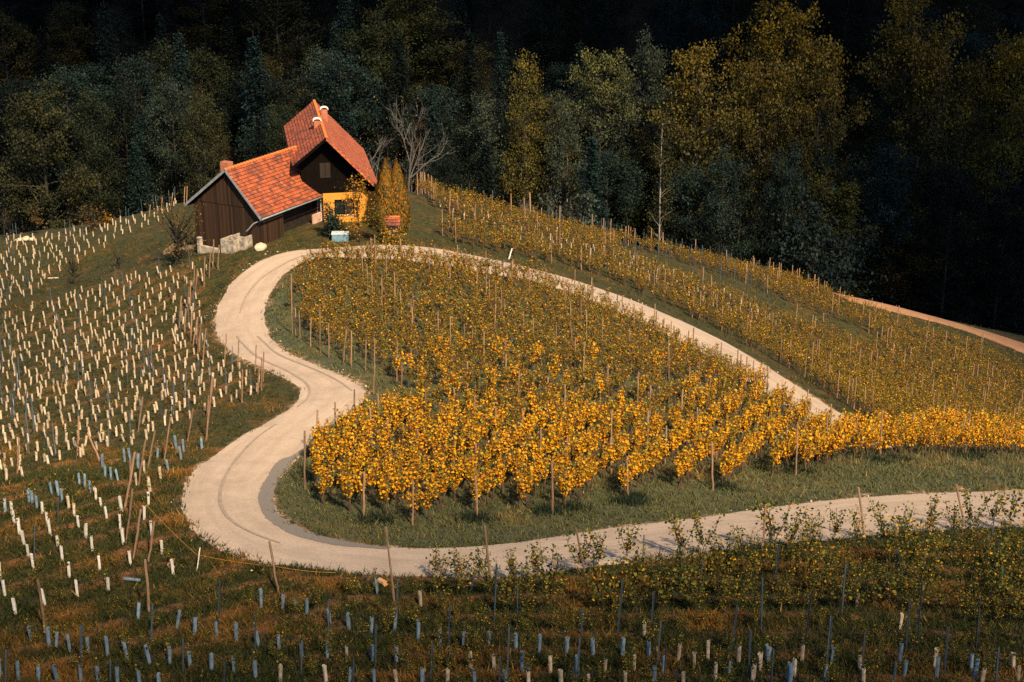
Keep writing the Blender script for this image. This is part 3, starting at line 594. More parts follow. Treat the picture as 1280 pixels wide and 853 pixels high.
VK={ # height, canopy base, leaves, leaf size, palette
 'yellow':(1.8,.80,215,.125,[Y_,O_,LG,G_,B_R],[.47,.22,.14,.10,.07]),
 'golden':(1.55,.60,155,.105,[O_,Y_,LG,G_,OG,B_R],[.15,.04,.14,.28,.25,.14]),
 'dull':(1.5,.56,150,.105,[O_,Y_,LG,G_,OG,B_R],[.17,.07,.15,.24,.24,.13]),
 'young':(1.65,.15,210,.105,[DG,G_,OG,LG,Y_,O_],[.40,.24,.13,.15,.05,.03])}
def vine_geo(kind,seed):
    """returns trunk MB and foliage arrays, row along local x"""
    R=np.random.default_rng(seed); H,cb,nl,ls,cols,w=VK[kind]; mb=MB()
    th=.75 if kind!='young' else .55; lean=R.normal(0,.09,2); r=(.05 if kind=='yellow' else .055) if kind!='young' else .014
    tp=[V3(0,0,-.12),V3(lean[0]*.6,lean[1],th*.4),V3(-lean[0]*.4,lean[1]*.4,th*.75),V3(lean[0],0,th)]; mb.tube(tp,[r*1.2,r,r*.85,r*.8],5)
    ncane=7 if kind!='young' else 5; cs=[];pc=0
    for i in range(ncane):
        x0=R.uniform(-.45,.45); base=V3(lean[0]+x0*.25,0,th*R.uniform(.75,1.)) ; top=V3(x0+R.normal(0,.16),R.normal(0,.17),H*R.uniform(.72,1.12))
        m_=base*.5+top*.5+V3(x0*.3,R.normal(0,.06),.05); mb.tube([base,m_,top],[.016,.012,.006],3,False)
        n=nl//ncane; t=R.uniform(0.02,1.0,n)[:,None]
        c=(1-t)**2*base+2*t*(1-t)*m_+t*t*top+R.normal(0,.07 if kind!='young' else .10,(n,3))*(1,1.1,.9); cs.append(c)
    c=np.concatenate(cs); c[:,2]=np.maximum(c[:,2],cb*R.uniform(.5,1.1,len(c)))
    s=R.uniform(.4,1.4,len(c))*ls; V,Fc=leafquads(c,s,R,.2)
    return mb,V,Fc,np.repeat(pal(R,len(c),cols,w),4,0)
VP={}
for k in VK:
    VP[k]=[]
    for i in range(6):
        mb,V,Fc,Cc=vine_geo(k,100+i+17*len(k)); VP[k].append(dict(tm=mb.mesh('vine_trunk',M['trunk']),fm=meshnp('vine_foliage',V,Fc,M['leaf'],col=Cc),tv=np.array(mb.v),tf=mb.f,V=V,F=Fc,C=Cc))
VINES=[]  # (x,y,z,rot,scale,kind,region,px,py,ppm)
POSTS=[]  # (base, top, region)
GUARDS=[] # (base, lean vec, colour, region)
STAKES=[] # (base, top, region)
def ground_at(xy): return np.c_[xy,grid(Z,xy[:,0],xy[:,1])]
def block(poly,a,b,spacing,step,region,off=0.,jit=.12,seed=0,skip=0.,clear=.25):
    """row points inside a traced field: rows along the ground direction a->b"""
    R=np.random.default_rng(seed); d=gdir(a,b); nrm=np.array([-d[1],d[0]]); h=hit([p[0] for p in poly],[p[1] for p in poly]); c0=hit1(*a)[:2]
    al=(h[:,:2]-c0)@d; ac=(h[:,:2]-c0)@nrm; rows_=[]
    for k in range(int(np.floor(ac.min()/spacing)),int(np.ceil(ac.max()/spacing))+1):
        t=np.arange(al.min()-step,al.max()+step,step)+R.uniform(0,step); xy=c0+np.outer(t,d)+nrm*(k*spacing+off)+R.normal(0,jit,(len(t),2))*(1,.7)
        g=ground_at(xy); q=project(g); m=inpoly(q[:,0],q[:,1],poly)&(road_d(xy[:,0],xy[:,1])>clear)&(R.random(len(t))>skip)
        if m.any(): rows_.append((g[m],q[m],t[m]))
    return rows_,math.atan2(d[1],d[0])
def infr(q,m=150): return (q[:,0]>-m)&(q[:,0]<1280+m)&(q[:,1]<853+60)
def add_vines(rows_,rz,kind,region,R,sc=(.85,1.12)):
    for g,q,t in rows_:
        v=infr(q)
        for i in np.where(v)[0]:
            k=kind if isinstance(kind,str) else kind(q[i],R)
            VINES.append((*g[i],rz+R.normal(0,.08)+(math.pi if R.random()<.5 else 0),R.uniform(*sc),k,region,*q[i]))
def row_posts(rows_,region,R,every=5.,h=(1.85,2.15),ends=True,lean=.03,cont=POSTS):
    for g,q,t in rows_:
        idx_=[0]if ends else []; last=t[0]
        for i in range(1,len(t)):
            if t[i]-last>every*R.uniform(.85,1.15): idx_.append(i); last=t[i]
        if ends and len(t)>4 and t[-1]-last>1.5: idx_.append(len(t)-1)
        for i in idx_:
            if not infr(q[i:i+1],10)[0]: continue
            b_=g[i]+np.array([R.normal(0,.08),R.normal(0,.08),0]); cont.append((b_,b_+np.array([R.normal(0,lean),R.normal(0,lean),R.uniform(*h)]),region))
RV=np.random.default_rng(11)
# --- heart: upper part, rows along the contour
rw,rz=block(HEART_U,(500,400),(800,415),1.3,.66,'heart_upper',seed=1,skip=.05)
add_vines(rw,rz,lambda q,R: 'yellow' if R.random()<np.clip((q[1]-440)/200,0,.2) else ('golden' if R.random()<.75 else 'dull'),'heart_upper',RV,(.78,1.02)); row_posts(rw,'heart_upper',RV,5.2,ends=False)
# --- heart: front part, rows running up the slope
rw,rz=block(HEART_F,(691,642),(752,602),1.5,.62,'heart_front',seed=2,skip=.03)
add_vines(rw,rz,lambda q,R: 'yellow' if R.random()<np.clip(.12+(q[1]-497)/85,.08,.97) else 'golden','heart_front',RV,(.84,1.08)); row_posts(rw,'heart_front',RV,5.5,ends=False)
# --- the crest at the right end of the heart
FC=[[(1000,592),(1034,580),(1100,574),(1207,570),(1450,584)],[(1010,578),(1060,566),(1130,561),(1220,559),(1450,572)],[(1015,566),(1070,554),(1140,550),(1230,549),(1450,562)]]
for j,L in enumerate(FC):
    h=smooth_line(hit([p[0] for p in L],[p[1] for p in L])); s=np.r_[0,np.cumsum(np.linalg.norm(np.diff(h,axis=0),axis=1))]
    t=np.arange(0,s[-1],.72)+RV.uniform(0,.4); xy=np.stack([np.interp(t,s,h[:,0]),np.interp(t,s,h[:,1])],-1)+RV.normal(0,.12,(len(t),2)); g=ground_at(xy); q=project(g)
    add_vines([(g,q,t)],0.1,'yellow','heart_front',RV,(.9,1.12))
    if j==1: row_posts([(g,q,t)],'heart_front',RV,6)
# --- close row along the upper road
h=smooth_line(hit([385,410,440,470,520,580,645,715,755,802,861,910,975],[336,329.5,329,329.5,332,342.5,353.5,367.5,386.5,406,438.5,462,505])); s=np.r_[0,np.cumsum(np.linalg.norm(np.diff(h,axis=0),axis=1))]
t=np.arange(0,s[-1],.42)+RV.uniform(0,.2); xy=np.stack([np.interp(t,s,h[:,0]),np.interp(t,s,h[:,1])],-1)+RV.normal(0,.12,(len(t),2)); g=ground_at(xy)
q=project(g); e_=q[:,0]>690
add_vines([(g[~e_],q[~e_],t[~e_])],.1,'dull','heart_upper',RV,(.75,1.12)); add_vines([(g[e_][::2],q[e_][::2],t[e_][::2])],.1,'dull','heart_upper',RV,(.42,.72)); row_posts([(g,project(g),t)],'heart_upper',RV,1.9,(1.4,2.),False,.05)
# --- right slope beyond the upper road, rows along the road, grass lane left free
RB_=[p for p in RIGHT]
rw,rz=block(RIGHT,(700,334),(850,391),1.4,.72,'right',seed=3,skip=.06)
rw2=[]
for g,q,t in rw:
    m=~inpoly(q[:,0],q[:,1],GRASSGAP)
    if m.any(): rw2.append((g[m],q[m],t[m]))
add_vines(rw2,rz,lambda q,R: 'golden' if R.random()<np.clip((q[1]-440)/80,.12,.8) else 'dull','right',RV,(.75,1.0)); row_posts(rw2,'right',RV,8.5,(1.8,2.2),cont=POSTS)
GT=[(522,243),(600,263),(700,290),(780,314),(870,352),(960,392),(985,412),(900,388),(800,352),(700,318),(620,292),(560,268)]
rw,rz=block(GT,(700,310),(850,365),1.5,.8,'right_slope',seed=5,skip=.15)
for g,q,t in rw:
    for i in range(len(g)): GUARDS.append((g[i],RV.normal(0,.05,2),'white','right'))
rw,rz=block([(560,246),(700,284),(860,318),(980,352),(960,392),(870,352),(780,318),(700,292),(600,266)],(600,262),(720,294),1.7,3.2,'right',seed=6)
for g,q,t in rw:
    for i in range(len(g)): STAKES.append((g[i],g[i]+np.array([RV.normal(0,.04),RV.normal(0,.04),RV.uniform(1.5,1.9)]),'right'))
# --- young vines below the front road
rw,rz=block(YOUNG,(720,745),(1000,742),1.7,.55,'young',seed=8,skip=.12,clear=.5)
add_vines(rw,rz,'young','young',RV,(.5,1.15))
for (x,y,s) in ((722,720,1.5),(748,716,1.2),(783,706,1.35),(850,697,1.4),(880,696,1.3),(962,688,1.7),(985,690,1.4),(1042,682,1.25),(1100,676,1.3),(1160,676,1.4),(1190,672,1.2),(1215,668,1.4),(1240,664,1.5),(1262,664,1.45),(1010,690,1.2),(925,700,1.1),(668,727,1.2),(640,728,1.0),(575,727,1.0),(545,726,.9),(600,726,1.05),(1130,680,1.2),(1068,684,1.2),(1285,664,1.5)):
    g=hit1(x,y); VINES.append((*g,RV.uniform(0,6),s*.80,'young','young',x,y,31.))
rw,rz=block([(330,745),(520,742),(560,765),(650,775),(1000,785),(1450,800),(1450,900),(330,900)],(560,820),(1000,822),1.0,.55,'young',seed=31,skip=.55,jit=.25)
add_vines(rw,rz,'young','young',RV,(.26,.56))
rw,rz=block([(-20,720),(200,700),(330,745),(330,900),(-20,900)],(560,820),(1000,822),1.0,.7,'young',seed=33,skip=.6,jit=.25)
add_vines(rw,rz,'young','young',RV,(.22,.42))
# --- guards of the left fields
rw,rz=block(LEFT_A,(60,560),(290,480),1.55,.62,'left_a',seed=9,skip=.12,jit=.16,clear=.9)
for g,q,t in rw:
    v=infr(q,6)
    for i in np.where(v)[0]: GUARDS.append((g[i],RV.normal(0,.08,2),'white','left'))
row_posts(rw,'left',RV,4.6,(1.35,1.75),False,.05,cont=STAKES)
rw,rz=block(LEFT_B,(40,330),(160,285),1.6,.75,'left_b',seed=10,skip=.10,jit=.14)
for g,q,t in rw:
    v=infr(q,6)
    for i in np.where(v)[0]: GUARDS.append((g[i],RV.normal(0,.09,2),'white','upper left'))
row_posts(rw,'upper left',RV,5.,(1.3,1.8),False,.05,cont=STAKES)
# --- guards seen singly (photo px of the foot)
def zz(l,x0,y0,f): return [(x0+a/f,y0+b/f) for a,b in l]
z4=zz([(25,70),(55,92),(65,130),(90,175),(110,220),(130,275),(153,335),(0,385),(22,455),(72,540),(195,85),(215,125),(232,180),(265,230),(285,298),(318,372),(340,95),(360,145),(393,195),(422,250),(457,335),(495,430),(355,460),(205,500),(440,15),(488,100),(465,55),(550,150),(565,220),(597,312),(557,70),(680,45),(660,110),(693,180),(742,262),(792,357)],0,620,3.662)
z4b=zz([(145,670),(225,690),(258,692),(320,712),(403,720),(492,733),(582,745),(685,765),(777,775),(632,570),(808,608),(890,640),(993,640),(1082,662),(1195,512),(1185,688),(0,830),(83,840),(175,850),(265,853),(370,858),(450,868),(540,880),(640,885),(730,895),(873,792),(967,805),(1072,815),(1170,835)],0,620,3.662)
z5b=zz([(85,522),(148,530),(195,542),(300,590),(388,610),(490,630),(597,620),(520,450),(70,705),(172,745),(290,745),(495,760),(605,765),(390,870),(505,870),(705,660),(805,690),(912,695),(1030,690),(1153,705),(1183,805),(725,870),(965,870),(1110,880),(1210,870),(950,425)],330,620,3.662)
z5w=zz([(380,750),(75,850),(285,860),(610,870),(945,795),(840,875),(718,505),(1055,800)],330,620,3.662)
z6b=zz([(10,805),(88,715),(215,722),(262,820),(335,725),(468,735),(588,740),(618,870),(655,815),(955,820),(1135,765),(1235,870)],650,620,3.662)
z6w=zz([(38,880),(140,810),(190,880),(312,885),(390,810),(480,880),(520,805),(570,645),(725,750),(748,880),(798,790),(860,750),(895,840),(1000,765),(1065,850),(1100,800)],650,620,3.662)
z7b=zz([(60,780),(140,850),(285,850),(310,775),(575,775),(595,830),(720,835),(855,810),(870,840)],940,580,3.124)
z7w=zz([(30,805),(5,850),(165,830),(195,775),(420,810),(435,860),(578,645),(408,560),(712,795),(898,860),(1020,805),(1040,850)],940,580,3.124)
z3b=zz([(370,690),(392,700),(418,725),(240,730),(272,738),(290,770),(150,775),(135,770),(172,800),(25,815),(515,665),(487,655),(547,670),(475,610),(578,585),(640,615),(728,570),(780,625),(818,525),(840,572),(852,535),(935,525),(605,580)],0,420,3.709)
z3w=zz([(320,800),(345,840),(445,765),(670,640),(745,665),(695,720),(632,690),(105,650),(30,670)],0,420,3.709)
LEANS={z4b[9]:(.25,0),z4b[10]:(-.22,0),z4b[2]:(-.15,0),z4[23]:(-.2,0),z6w[3]:(.1,0)}
for lst,c,reg in ((z4,'pale','lower left'),(z4b,'blue','bottom'),(z5b,'blue','bottom'),(z5w,'white','bottom'),(z6b,'blue','bottom'),(z6w,'white','bottom'),(z7b,'blue','bottom'),(z7w,'white','bottom'),(z3b,'blue','path'),(z3w,'white','path')):
    hh=hit([p[0] for p in lst],[p[1] for p in lst])
    for p,g in zip(lst,hh): GUARDS.append((g,np.array(LEANS.get(p,RV.normal(0,.05,2))),c,reg))
# --- posts seen singly: foot px, top px
def lean_obj(bx,by,tx,ty):
    b_=hit1(bx,by); r=ray(tx,ty); fw=V3(0,CP,-SP); nrm=V3(0,1,0); return b_,on_plane(tx,ty,b_,nrm)
def z_(l,x0,y0,f): return [(x0+a/f,y0+b/f,x0+c/f,y0+d/f) for a,b,c,d in l]
PL=z_([(1010,510,1015,395),(988,500,990,370),(970,550,975,425),(945,590,950,450),(905,640,915,505),(880,690,885,560),(870,700,875,590),(855,800,862,690),(830,780,840,640),(885,840,890,710),(912,853,915,730),(925,890,928,770),(838,750,842,630),(898,600,902,490)],0,200,3.709)
PL+=z_([(130,585,145,430),(105,555,120,405),(235,605,243,455),(298,620,305,485),(383,640,390,510),(395,750,405,612),(320,790,322,627),(415,730,415,570),(423,690,425,545),(80,520,105,375),(165,800,180,668),(153,853,157,755)],220,300,3.878)
PL+=z_([(640,445,662,283),(360,555,366,372),(80,640,88,475),(468,590,405,448),(762,575,790,378),(685,610,718,440),(640,700,676,480),(580,800,626,540),(605,690,604,580),(600,850,615,710),(870,490,895,338),(955,485,985,190)],0,420,3.709)
PL+=z_([(610,290,645,60),(575,220,605,0),(680,300,705,120),(210,640,172,385),(685,530,665,292)],0,620,3.662)
PLh=[(365.6,417,364,345),(370,420,369,385),(375,423,374,388),(388,434,389,397),(400,437,400,380),(411,447,411,404),(429,453,433,412),(439,458,439.5,414),(457,463.5,457.5,425),(468,469,468.5,423),(496,477,496.5,427),(502,486,502.5,453),(514,470,514,438),(467,493,467.5,469),
 (741,388,741,355),(771,401,772,368),(803,417,803,383),(829,430,830,398),(860,447,861,414),(890,466,891,433),(942,500,943,468),(972,508,973,479)]
PLf=[(381,612,381,539),(397,570,397,513),(419,558,419,503),(443,541,443,487),(455,647,455,590),(516,658,516,600),(597,648,594,595),(691,643,690,577),(785,622,784,571),(891,613,890,553),(995,596,997,528),(1034,580,1034,515),(1100,574,1103,514),(1206,570,1213,517)]
PLr=[(348,742,337,677),(493,752,482,659),(613,728,606,657),(732,722,720,660),(851,692,840,643),(953,690,957,630),(1081,674,1073,609),(1206,658,1195,606)]
PLu=[(230,257,231,234),(233,256,234,233),(213,262,216,241),(201,266,203,247),(186,271,188,256),(241,251,242,236)]
for L,reg in ((PL,'left'),(PLh,'heart_upper'),(PLf,'heart_front'),(PLr,'roadside'),(PLu,'upper left')):
    for q in L: POSTS.append((*lean_obj(*q),reg))
SL=z_([(370,790,372,590),(690,690,697,490),(1000,590,1007,390),(1170,725,1170,545),(840,810,840,655),(505,870,505,750),(25,850,27,705),(1025,900,1027,765),(155,310,158,130),(265,130,267,15)],0,620,3.662)
SL+=z_([(295,690,300,475),(607,600,612,380),(842,780,850,505),(508,790,512,585),(765,850,772,675),(1052,580,1065,310),(1158,610,1158,420),(1115,810,1122,600),(1078,900,1083,735),(170,820,173,660),(408,880,412,750)],330,620,3.662)
SL+=z_([(560,310,568,180),(822,430,837,295),(447,640,470,385),(600,655,612,440),(625,790,645,570),(280,640,284,515),(262,840,275,645),(238,900,242,785),(660,850,672,690),(712,900,716,795),(968,710,995,500),(1045,840,1057,615),(1103,620,1110,380),(1170,420,1182,225),(1148,870,1158,705)],650,620,3.662)
SL+=z_([(90,480,103,320),(350,590,365,390),(35,660,40,445),(205,710,232,505),(292,790,310,595),(425,830,440,655),(70,860,82,730),(668,420,680,330),(643,730,665,460),(600,750,617,530),(750,825,768,635),(873,720,890,525),(950,870,963,715),(550,900,562,775),(948,440,963,295),(970,550,980,410),(930,350,953,155),(560,440,566,330)],940,580,3.124)
SL+=z_([(120,380,122,250),(298,225,300,140),(700,140,703,35),(655,210,655,140),(545,300,545,165),(802,370,808,220),(745,390,742,270),(858,300,865,160),(425,400,428,250),(362,400,362,290),(55,390,57,270),(915,240,920,110),(970,210,972,80),(840,240,845,110),(590,230,595,120)],0,420,3.709)
for q in SL: STAKES.append((*lean_obj(*q),'bottom' if q[1]>640 else 'left'))
# ------------------------------------------------------------------ build them
def depth_of(p): return float((np.asarray(p)-CAM)[1]*CP-(np.asarray(p)-CAM)[2]*SP)
PLACE={'heart_upper':'upper heart','heart_front':'front of the heart'}
# vines: the 300 that show largest singly, the rest as one mass
vs_=sorted(VINES,key=lambda v: depth_of(v[:3])/(v[4]*VK[v[5]][0])+(0 if -10<v[7]<1290 and v[8]<870 else 500)); single=vs_[:300]; rest=vs_[300:]
def vine_label(v):
    kind,px,py=v[5],v[7],v[8]
    if v[6]=='young':
        if py<700: return 'green young grapevine standing up against the pale lower road'
        if v[4]<.66 and py>745: return 'tiny green vine sprout among the guards '+('below the cut log' if px<560 else 'below the leafy vines' if px<880 else 'in the right corner')
        side='left of the concrete slab' if px<745 else ('below the concrete slab' if px<840 else ('under the straight road' if px<1080 else 'under the right road end'))
        return 'low dark green grapevine '+('in the upper young rows ' if py<738 else 'in the lowest leafy rows ')+side
    if px>985: return ('golden' if v[5]=='golden' else 'bright yellow')+' grapevine on the crest row above the right verge'
    col='bright yellow bushy grapevine' if kind=='yellow' else 'brownish golden thin grapevine'
    zone='by the inner road bend' if px<470 else ('above the lower road bend' if px<600 else ('in the middle yellow rows' if px<760 else 'in yellow rows over the grassy verge'))
    return col+(' at its row end ' if py>605-abs(640-px)*.03 else ' deep in its row ')+zone
for v in single:
    pr=VP[v[5]][int(RV.integers(6))]; r=empty('grapevine',v[:3],v[3]); r.scale=(v[4],)*3; r['label']=vine_label(v); r['category']='grapevine'
    r['group']='young grapevines below the road' if v[6]=='young' else 'yellow grapevines of the heart front'
    link('trunk',pr['tm'],r); link('foliage',pr['fm'],r)
LV=[];LC=[];TV=[];TF=[];nb=0
for v in rest:
    pr=VP[v[5]][int(RV.integers(6))]; c,s=math.cos(v[3])*v[4],math.sin(v[3])*v[4]; Rm=np.array([[c,-s,0],[s,c,0],[0,0,v[4]]])
    keep=1. if v[9]>15.5 else .75; n=len(pr['F']); sel=RV.random(n)<keep; Vv=pr['V'].reshape(n,4,3)[sel]; LV.append(Vv.reshape(-1,3)@Rm.T+np.array(v[:3])); LC.append(pr['C'].reshape(n,4,3)[sel].reshape(-1,3)*RV.uniform(.85,1.1))
    tv=pr['tv']@Rm.T+np.array(v[:3]); TF+=[[i+nb for i in f] for f in pr['tf']]; TV.append(tv); nb+=len(tv)
LV=np.concatenate(LV); LC=np.concatenate(LC); TV=np.concatenate(TV)
nl4=len(LV)
allF=np.arange(nl4).reshape(-1,4).tolist()+[[i+nl4 for i in f] for f in TF]
me=meshnp('vine_rows',np.r_[LV,TV],allF,[M['leaf'],M['trunk']],col=np.r_[LC,np.full((len(TV),3),.06)],mi=np.r_[np.zeros(nl4//4),np.ones(len(TF))])
tag(link('vine_rows',me),kind='stuff')
# guards: open square tubes
def guard_mesh(m,seed):
    R=np.random.default_rng(seed); k=8; H=.60*R.uniform(.92,1.08); r=.052; mb=MB(); vo=[];n=k
    prof=lambda t: 1+.04*math.sin(5*t+seed)
    v=[];f=[]
    for j,(z,rr) in enumerate(((-.05,r),(H*.5,r*prof(.5)),(H,r*1.04),(H-.002,r*.86),(H*.5,r*.84),(.02,r*.82))):
        for i in range(k):
            a=2*math.pi*i/k+.2; sq=1/max(abs(math.cos(a-.2)),abs(math.sin(a-.2)))**.45; zz_=z+(.02*math.sin(a*2+seed) if j in (2,3) else 0); v.append((rr*sq*math.cos(a),rr*sq*math.sin(a),zz_))
    for j in range(5):
        for i in range(k): f.append([j*k+i,j*k+(i+1)%k,(j+1)*k+(i+1)%k,(j+1)*k+i])
    mb.add(v,f); return mb.mesh('vine_guard',m)
M['palegrey']=plain('greyed_guard',(.42,.42,.38),(.62,.60,.54),9,rough=.5,bmp=.1,rand=.15)
GM={'white':[guard_mesh(M['white'],i) for i in range(4)],'blue':[guard_mesh(M['blue'],i+4) for i in range(4)],'pale':[guard_mesh(M['palegrey'],i+8) for i in range(4)]}
def shoot_mesh(seed):
    R=np.random.default_rng(seed); n=14; t=R.uniform(0,1,n)[:,None]; c=np.c_[R.normal(0,.06,(n,2)),.55+.45*t[:,0]]; V,Fc=leafquads(c,R.uniform(.05,.10,n),R,.3); return meshnp('leaves',V,Fc,M['leaf'],col=np.repeat(pal(R,n,[DG,G_,LG,O_],[.4,.3,.2,.1]),4,0))
SH=[shoot_mesh(i) for i in range(4)]
gs=sorted(GUARDS,key=lambda g: depth_of(g[0])); gone=gs[:300]; grest=gs[300:]
def rot_of(l): return (float(-l[1]),float(l[0]))
def guard_label(g):
    q=project(g[0][None])[0]; px,py=q[0],q[1]; c={'white':'cream white','blue':'blue grey','pale':'pale grey'}[g[2]]; l=g[1]
    t=f"{c} {'left leaning' if l[0]<-.07 else ('right leaning' if l[0]>.07 else 'upright')} vine guard "
    if g[3]=='bottom':
        if py<748 and px>480: return t+'close below the front road edge'
        row='lowest row' if py>838 else ('second lowest row' if py>808 else ('middle young row' if py>775 else 'uppermost young row'))
        return t+'in the '+row+(' below the orange string' if px<330 else (' below the cut log' if px<560 else (' below the leafy vines' if px<880 else ' in the right corner')))
    if g[3]=='lower left': return t+('beside the orange string' if px>150 else ('on terraces at the left edge' if px<45 else 'on terraces left of the orange string'))
    if g[3]=='path': return t+'under the dark earth bank '+('near the road bend' if px>150 else 'far from the road')
    return t+('near the road' if px>230 else ('in the middle of the left field' if px>110 else 'at the far left field end'))+(', low down' if py>520 else ', high up')
for g in gone:
    p=g[0]-np.array([0,0,.02]); o=link('vine_guard',GM[g[2]][int(RV.integers(4))],None,tuple(p)); a,b_=rot_of(g[1]); o.rotation_euler=(a,b_,RV.uniform(0,6)); s=RV.uniform(.9,1.12); o.scale=(s,s,s*RV.uniform(.92,1.06)*(.85 if g[3]in('left','upper left') else 1))
    tag(o,guard_label(g),'vine guard','vine guards on young vines')
    if g[3]!='upper left' and RV.random()<.7: link('leaves',SH[int(RV.integers(4))],o)
gv_=[];gf=[];nb=0
for g in grest:
    me_=GM[g[2]][int(RV.integers(4))]; co_=np.empty(len(me_.vertices)*3,np.float32); me_.vertices.foreach_get('co',co_); co_=co_.reshape(-1,3)*np.array([1.0,1.0,RV.uniform(.65,.95)]); co_[:,0]+=co_[:,2]*g[1][0]; co_[:,1]+=co_[:,2]*g[1][1]; gv_.append(co_+g[0])
    gf+=[[i+nb for i in p.vertices] for p in me_.polygons]; nb+=len(co_)
tag(link('far_vine_guards',meshnp('far_vine_guards',np.concatenate(gv_),gf,M['white'])),kind='stuff')
# posts and stakes
def post_mesh(seed):
    R=np.random.default_rng(seed); mb=MB(); w=.036; n=6; path=[V3(R.normal(0,.008),R.normal(0,.008),-.12+1.12*i/(n-1)) for i in range(n)]; mb.tube(path,[w*R.uniform(.9,1.08) for i in range(n)],6); return mb.mesh('wooden_post',M['post'])
PM=[post_mesh(i) for i in range(5)]
def stake_mesh():
    mb=MB(); poly=[V3(-.02,-.02,-.1),V3(.022,-.02,-.1),V3(.022,-.013,-.1),V3(-.013,-.013,-.1),V3(-.013,.022,-.1),V3(-.02,.022,-.1)]; mb.prism(poly,V3(0,0,1.1)); 
    for z in (.35,.6,.85): mb.box(V3(.022,-.02,z),V3(.014,0,0),V3(0,.008,0),V3(0,0,.02))
    return mb.mesh('metal_stake',M['stake'])
SM=stake_mesh()
def put(mesh,name,b_,t_,wid):
    d=Vector(t_-b_); L=d.length; o=link(name,mesh,None,tuple(b_)); o.rotation_mode='QUATERNION'; o.rotation_quaternion=d.to_track_quat('Z','Y')@Matrix.Rotation(RV.uniform(0,6),3,'Z').to_quaternion(); o.scale=(wid,wid,L); return o
ps=sorted(POSTS,key=lambda g: depth_of(g[0])); print('counts: vines',len(VINES),'posts',len(POSTS),'guards',len(GUARDS),'stakes',len(STAKES))
def post_label(p):
    q=project(p[0][None])[0]; px,py=q[0],q[1]; l=p[1]-p[0]; s=l[0]/l[2]
    tilt='strongly tilted' if abs(s)>.3 else ('slightly left leaning' if s<-.07 else ('slightly right leaning' if s>.07 else 'upright'))
    tall='tall' if l[2]>2.05 else ('short' if l[2]<1.5 else 'thin')
    r=p[2]
    if r=='roadside': z='on the lower road edge '+('by the bend' if px<420 else 'beside the cut log' if px<520 else 'left of the pale slab' if px<700 else 'next to the pale slab' if px<800 else 'right of the pale slab' if px<1000 else 'near the right road end')
    elif r=='heart_front': z='in the yellow front rows, '+('lining the inner road bend' if px<450 else 'near the lower road bend' if px<620 else 'at the middle of the front edge' if px<850 else 'over the grassy verge' if px<1060 else 'on the right crest')
    elif r=='heart_upper': z='among upper heart rows, '+('on their left end by the road' if px<520 and py>390 else 'below the farm buildings' if py<365 else 'along the upper right road' if py<375+(px-740)*.55+25 and px>725 else 'in the middle of the rows')
    elif r=='right': z='on the slope beyond the upper road, '+('by the skyline' if py<300 else 'beside the grass lane' if 310<py<400 and px>780 else 'near the road' if px<900 else 'on the far right slope')
    elif r=='upper left': z='on the skyline just left of the barn'
    else: z='in the left field, '+('in the line running down from the barn' if py<450 and px<275 else 'at the inside of the road curve' if px>275 else 'on the dark earth bank' if py<600 and px>120 else 'by the orange string' if px>140 else 'near the left picture edge' if px<100 else 'below the bank')
    return ' '.join(f'{tall} {tilt} wooden post {z}'.split()[:16])
for p in ps[:300]:
    reg=p[2]; wid=1.15 if reg in('roadside','heart_front','left') else 1.; o=put(PM[int(RV.integers(5))],'wooden_post',p[0],p[1],wid*RV.uniform(.9,1.15)); tag(o,post_label(p),'post','wooden vineyard posts')
if len(ps)>300:
    v=[];f=[]; 
    for p in ps[300:]: v+= []; 
    mb=MB()
    for p in ps[300:]: mb.tube([p[0]-UPV*.1,p[1]],.045,5)
    tag(mb.obj('far_posts',M['post']),kind='stuff')
ss=sorted(STAKES,key=lambda g: depth_of(g[0]))
def stake_label(p):
    q=project(p[0][None])[0]; px,py=q[0],q[1]; l=p[1]-p[0]; s=l[0]/l[2]; tilt='right leaning' if s>.05 else ('left leaning' if s<-.05 else 'straight')
    if p[2]=='bottom': z=('lowest rows' if py>830 else 'young rows' if py>770 else 'upper young rows')+(' below the orange string' if px<330 else ' below the cut log end' if px<560 else ' under the pale slab' if px<800 else ' amid leafy young vines' if px<1050 else ' in the dense green corner')
    elif p[2]=='right': z='ridge rows beyond the upper road'+(' left of the tall pole' if px<663 else ' right of the tall pole' if px<800 else ' near the grass lane')
    elif p[2]=='upper left': z='upper left field along the skyline'
    else: z='big left field'+(' high on the slope' if py<420 else ' half way down' if py<520 else ' near the earth bank' if py<620 else ' below the bank')
    return ' '.join(f'dark {tilt} steel stake in the {z}'.replace('beyond the upper road','past the road').split()[:16])
for p in ss[:300]: tag(put(SM,'metal_stake',p[0],p[1],1.15),stake_label(p),'stake','dark steel vineyard stakes')
if len(ss)>300:
    mb=MB()
    for p in ss[300:]: mb.tube([p[0]-UPV*.1,p[1]],.024,4)
    tag(mb.obj('far_stakes',M['stake']),kind='stuff')
